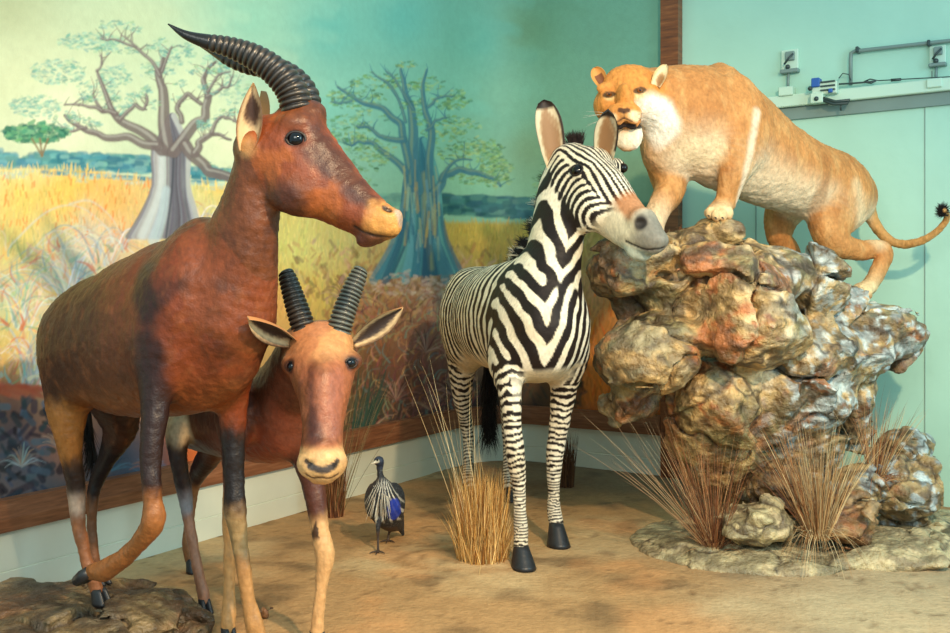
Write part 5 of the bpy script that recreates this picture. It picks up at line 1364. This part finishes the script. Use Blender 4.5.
ops = [E(628, 270, 4.36, (30, 34, 28)), E(655, 345, 4.38, (46, 50, 36)), E(632, 368, 4.5, (28, 40, 34)), E(630, 395, 4.55, (26, 34, 22)), E(672, 285, 4.55, (50, 50, 36)), E(695, 260, 4.5, (46, 55, 34)),
       E(721, 237, 4.47, (22, 28, 21)), E(740, 290, 4.45, (52, 60, 46)), E(775, 280, 4.62, (44, 60, 32)), E(800, 292, 4.68, (38, 50, 26)), E(745, 335, 4.36, (50, 50, 40)), E(824, 316, 4.78, (40, 50, 27)),
       E(866, 331, 4.85, (40, 50, 28)), E(887, 338, 4.78, (27, 36, 30)), E(862, 345, 4.72, (40, 40, 28)), E(848, 356, 4.72, (44, 45, 26)), E(812, 350, 4.6, (52, 55, 32)), E(715, 390, 4.5, (45, 50, 45)), E(750, 400, 4.62, (50, 55, 60)), E(805, 395, 4.75, (42, 50, 48)), E(735, 450, 4.7, (42, 50, 50)), E(700, 440, 4.6, (26, 36, 44)), E(790, 450, 4.8, (46, 45, 46)), E(765, 490, 4.75, (60, 50, 40)),
       E(655, 262, 4.4, (22, 26, 20)), E(652, 258, 4.32, (20, 24, 12)), E(795, 272, 4.9, (24, 30, 12)), E(850, 390, 4.85, (24, 40, 50)),
       ('sub', pell(690, 360, 4.05, (16, 30, 40), (.8, .3, 0)), .04), ('sub', pell(790, 385, 4.15, (30, 34, 16)), .04)]
_, G = rock_mesh('crag', ops, .0105, 3, root, 120, .02, .016, .028, tone_main, tilt=.42, keep=[(P(718, 216, 4.43), .12), (P(866, 298, 4.82), .2)])
ops = [('add', Ell((1.22, 4.47, 0), (.52, .50, .075)), .05), ('add', Ell((1.85, 4.6, 0), (.68, .55, .085)), .05), ('add', Ell((2.3, 4.55, 0), (.4, .42, .07)), .05)]
def tone_base(v, n, c, w1, w2, w3, w4): return mixc(c, lin((186, 174, 136)), .85+0*w1)
b_, Gb = rock_mesh('base_slab', ops, .013, 5, root, 26, .006, .002, .012, tone_base, tilt=.1); b_['label'] = 'flat grey-green cement apron round the foot of the rock'
def boulder(x, y, Y, r, seed, lab, tone=None, rot=None):
    o, _ = rock_mesh('boulder', [('add', pell(x, y, Y, r, rot), .03), ('add', pell(x+r[0]*.3, y+r[2]*.3, Y+.03, (r[0]*.8, r[1]*.8, r[2]*.7)), .03)], .0085, seed, None, 30, .016, .012, .024, tone, tilt=.5)
    setp(o, lab, 'rock', None)
pale = lambda v, n, c, w1, w2, w3, w4: mixc(c, lin((214, 202, 156)), .7+0*w1)
cool = lambda v, n, c, w1, w2, w3, w4: mixc(mixc(c, lin((120, 112, 84)), .5+0*w1), lin((180, 200, 206)), .8*sstep(.05, .3, w2+.5*w3))
brown = lambda v, n, c, w1, w2, w3, w4: mixc(c, lin((120, 84, 50)), .6+0*w1)
boulder(757, 524, 4.2, (38, 34, 22), 21, 'pale cream boulder at the front of the rock base, right of the leftmost grass tuft', pale)
boulder(838, 518, 4.24, (36, 32, 22), 22, 'rounded brown boulder under the middle grass tuft', brown)
boulder(857, 485, 4.45, (30, 30, 22), 23, 'mottled grey boulder between the middle tuft and the rightmost boulders', cool)
boulder(903, 492, 4.5, (33, 34, 33), 24, 'large blue-grey boulder low at the right end of the rock base', cool)
boulder(905, 452, 4.85, (26, 34, 28), 25, 'darker boulder standing behind the large blue-grey one at the right', cool)
boulder(782, 486, 4.42, (34, 30, 24), 26, 'dark brown boulder tucked under the stem of the tall rock', brown)
lowl = lambda v, n, c, w1, w2, w3, w4: mixc(mixc(c, lin((92, 82, 64)), .75+0*w1), lin((60, 58, 54)), .6*sstep(0, .4, w2))
o, _ = rock_mesh('rock', [('add', Ell((-1.44, 3.22, 0), (.52, .56, .112)), .04), ('add', Ell((-1.2, 2.85, 0), (.3, .36, .07)), .04), ('add', Ell((-1.62, 2.95, 0), (.4, .5, .09)), .04)], .010, 9, None, 40, .008, .006, .016, lowl, tilt=.25)
setp(o, 'low dark rock mound at the lower left under the hind hooves of the large antelope', 'rock')

boulder(262, 611, 3.47, (8, 9, 6), 27, 'small brown stone on the floor behind the pale foreleg of the large antelope', brown)
# ------------------------------------------------------------------ dry grass
M_grass = material('dry_grass', rough=.6, attr=True, spec=.25)
def tuft(base, lab, sets, seed, name='grass_tuft'):
    """sets: (count, r0, lmin, lmax, lean(dx,dy), spread, width, droop, colours)"""
    rg = random.Random(seed); m = MB(); base = np.asarray(base, dtype=float)
    for (cnt, r0, l0, l1, lean, spr, w, drop, cols, jt) in sets:
        for _ in range(cnt):
            a = rg.uniform(0, 6.283); r = math.sqrt(rg.random()); dx, dy = math.cos(a)*r, math.sin(a)*r
            q = base+np.array([dx*r0, dy*r0, rg.uniform(-.015, .01)])
            d = nrm((dx*spr+lean[0]+rg.uniform(-jt, jt), dy*spr+lean[1]+rg.uniform(-jt, jt), 1.0))
            c = lin(rg.choice(cols))*rg.uniform(.7, 1.2)
            hair(m, q, d, rg.uniform(l0, l1), w*rg.uniform(.7, 1.3), rg, c, bend=.12, n=5, drop=drop*rg.uniform(.5, 1.5))
    setp(m.build(name, M_grass, smooth=False), lab, 'grass')
straw = [(214, 168, 96), (190, 140, 72), (232, 194, 128), (160, 108, 56)]
rust = [(150, 96, 60), (176, 122, 80), (120, 74, 48), (196, 150, 104), (96, 60, 42)]
pal2 = [(200, 164, 116), (176, 134, 88), (150, 108, 70), (214, 190, 146)]
tuft(P(482, 562, 4.2)*np.array([1, 1, 0])+np.array([0, 0, .01]), 'golden sheaf of cut straw in front of the zebra with long stalks rising from it',
     [(1300, .095, .12, .38, (-.01, 0), .0, .0019, .0, straw, .08), (600, .11, .1, .3, (0, 0), .1, .0018, .1, straw, .25), (110, .09, .34, .46, (0, 0), .12, .0014, .05, straw, .1), (16, .05, .6, .95, (-.14, .0), .16, .0014, .03, [(226, 206, 160), (200, 170, 120)], .08), (50, .12, .08, .16, (-.5, -.5), 2.0, .0016, 1.0, straw, .3)], 31)
tuft(np.array([P(713, 530, 4.22)[0], 4.22, .05]), 'reddish brown grass tuft at the left end of the rock base', [(190, .04, .3, .62, (-.1, 0), .42, .0014, .08, rust, .15), (26, .03, .6, .85, (-.75, -.1), .3, .0014, .05, [(190, 160, 120), (160, 120, 84)], .15), (60, .05, .12, .3, (0, -.1), 1.2, .0014, .5, rust, .2)], 32)
tuft(np.array([P(818, 505, 4.14)[0], 4.14, .12]), 'pale brown grass tuft arching over the rounded brown boulder at the rock base', [(200, .045, .35, .62, (-.02, 0), .38, .0014, .1, pal2, .12), (30, .03, .5, .68, (-.5, 0), .2, .0014, .05, rust, .1), (90, .04, .2, .36, (.05, -.5), 1.0, .0014, 1.2, pal2, .2)], 33)
tuft(np.array([P(868, 462, 4.5)[0], 4.42, .30]), 'pinkish brown grass tuft between the grey boulders at the right of the rock base', [(120, .03, .25, .48, (.1, 0), .4, .0013, .12, rust+pal2, .12), (80, .04, .12, .26, (.2, -.3), 1.1, .0014, .8, rust, .2)], 34)
tuft(np.array([P(815, 278, 4.7)[0], 4.7, P(815, 283, 4.7)[2]]), 'small grey grass tuft on top of the rock under the lioness belly', [(40, .02, .08, .16, (.1, 0), .45, .0014, .08, [(120, 110, 84), (150, 140, 110)], .1)], 35)
tuft(np.array([P(334, 516, 5.03)[0], 5.03, 0]), 'brown grass sheaf behind the foreleg of the smaller antelope by the left wall', [(480, .05, .1, .44, (0, 0), .02, .0018, .0, rust, .06), (40, .04, .5, .85, (.12, 0), .3, .0014, .05, [(150, 140, 96), (120, 104, 70)], .1)], 36)
tuft(np.array([P(566, 484, 5.8)[0], 5.8, 0]), 'dark brown grass sheaf against the back wall behind the zebra foreleg', [(360, .045, .08, .34, (0, 0), .05, .002, .0, [(96, 62, 40), (70, 46, 32), (120, 84, 54)], .06)], 37)
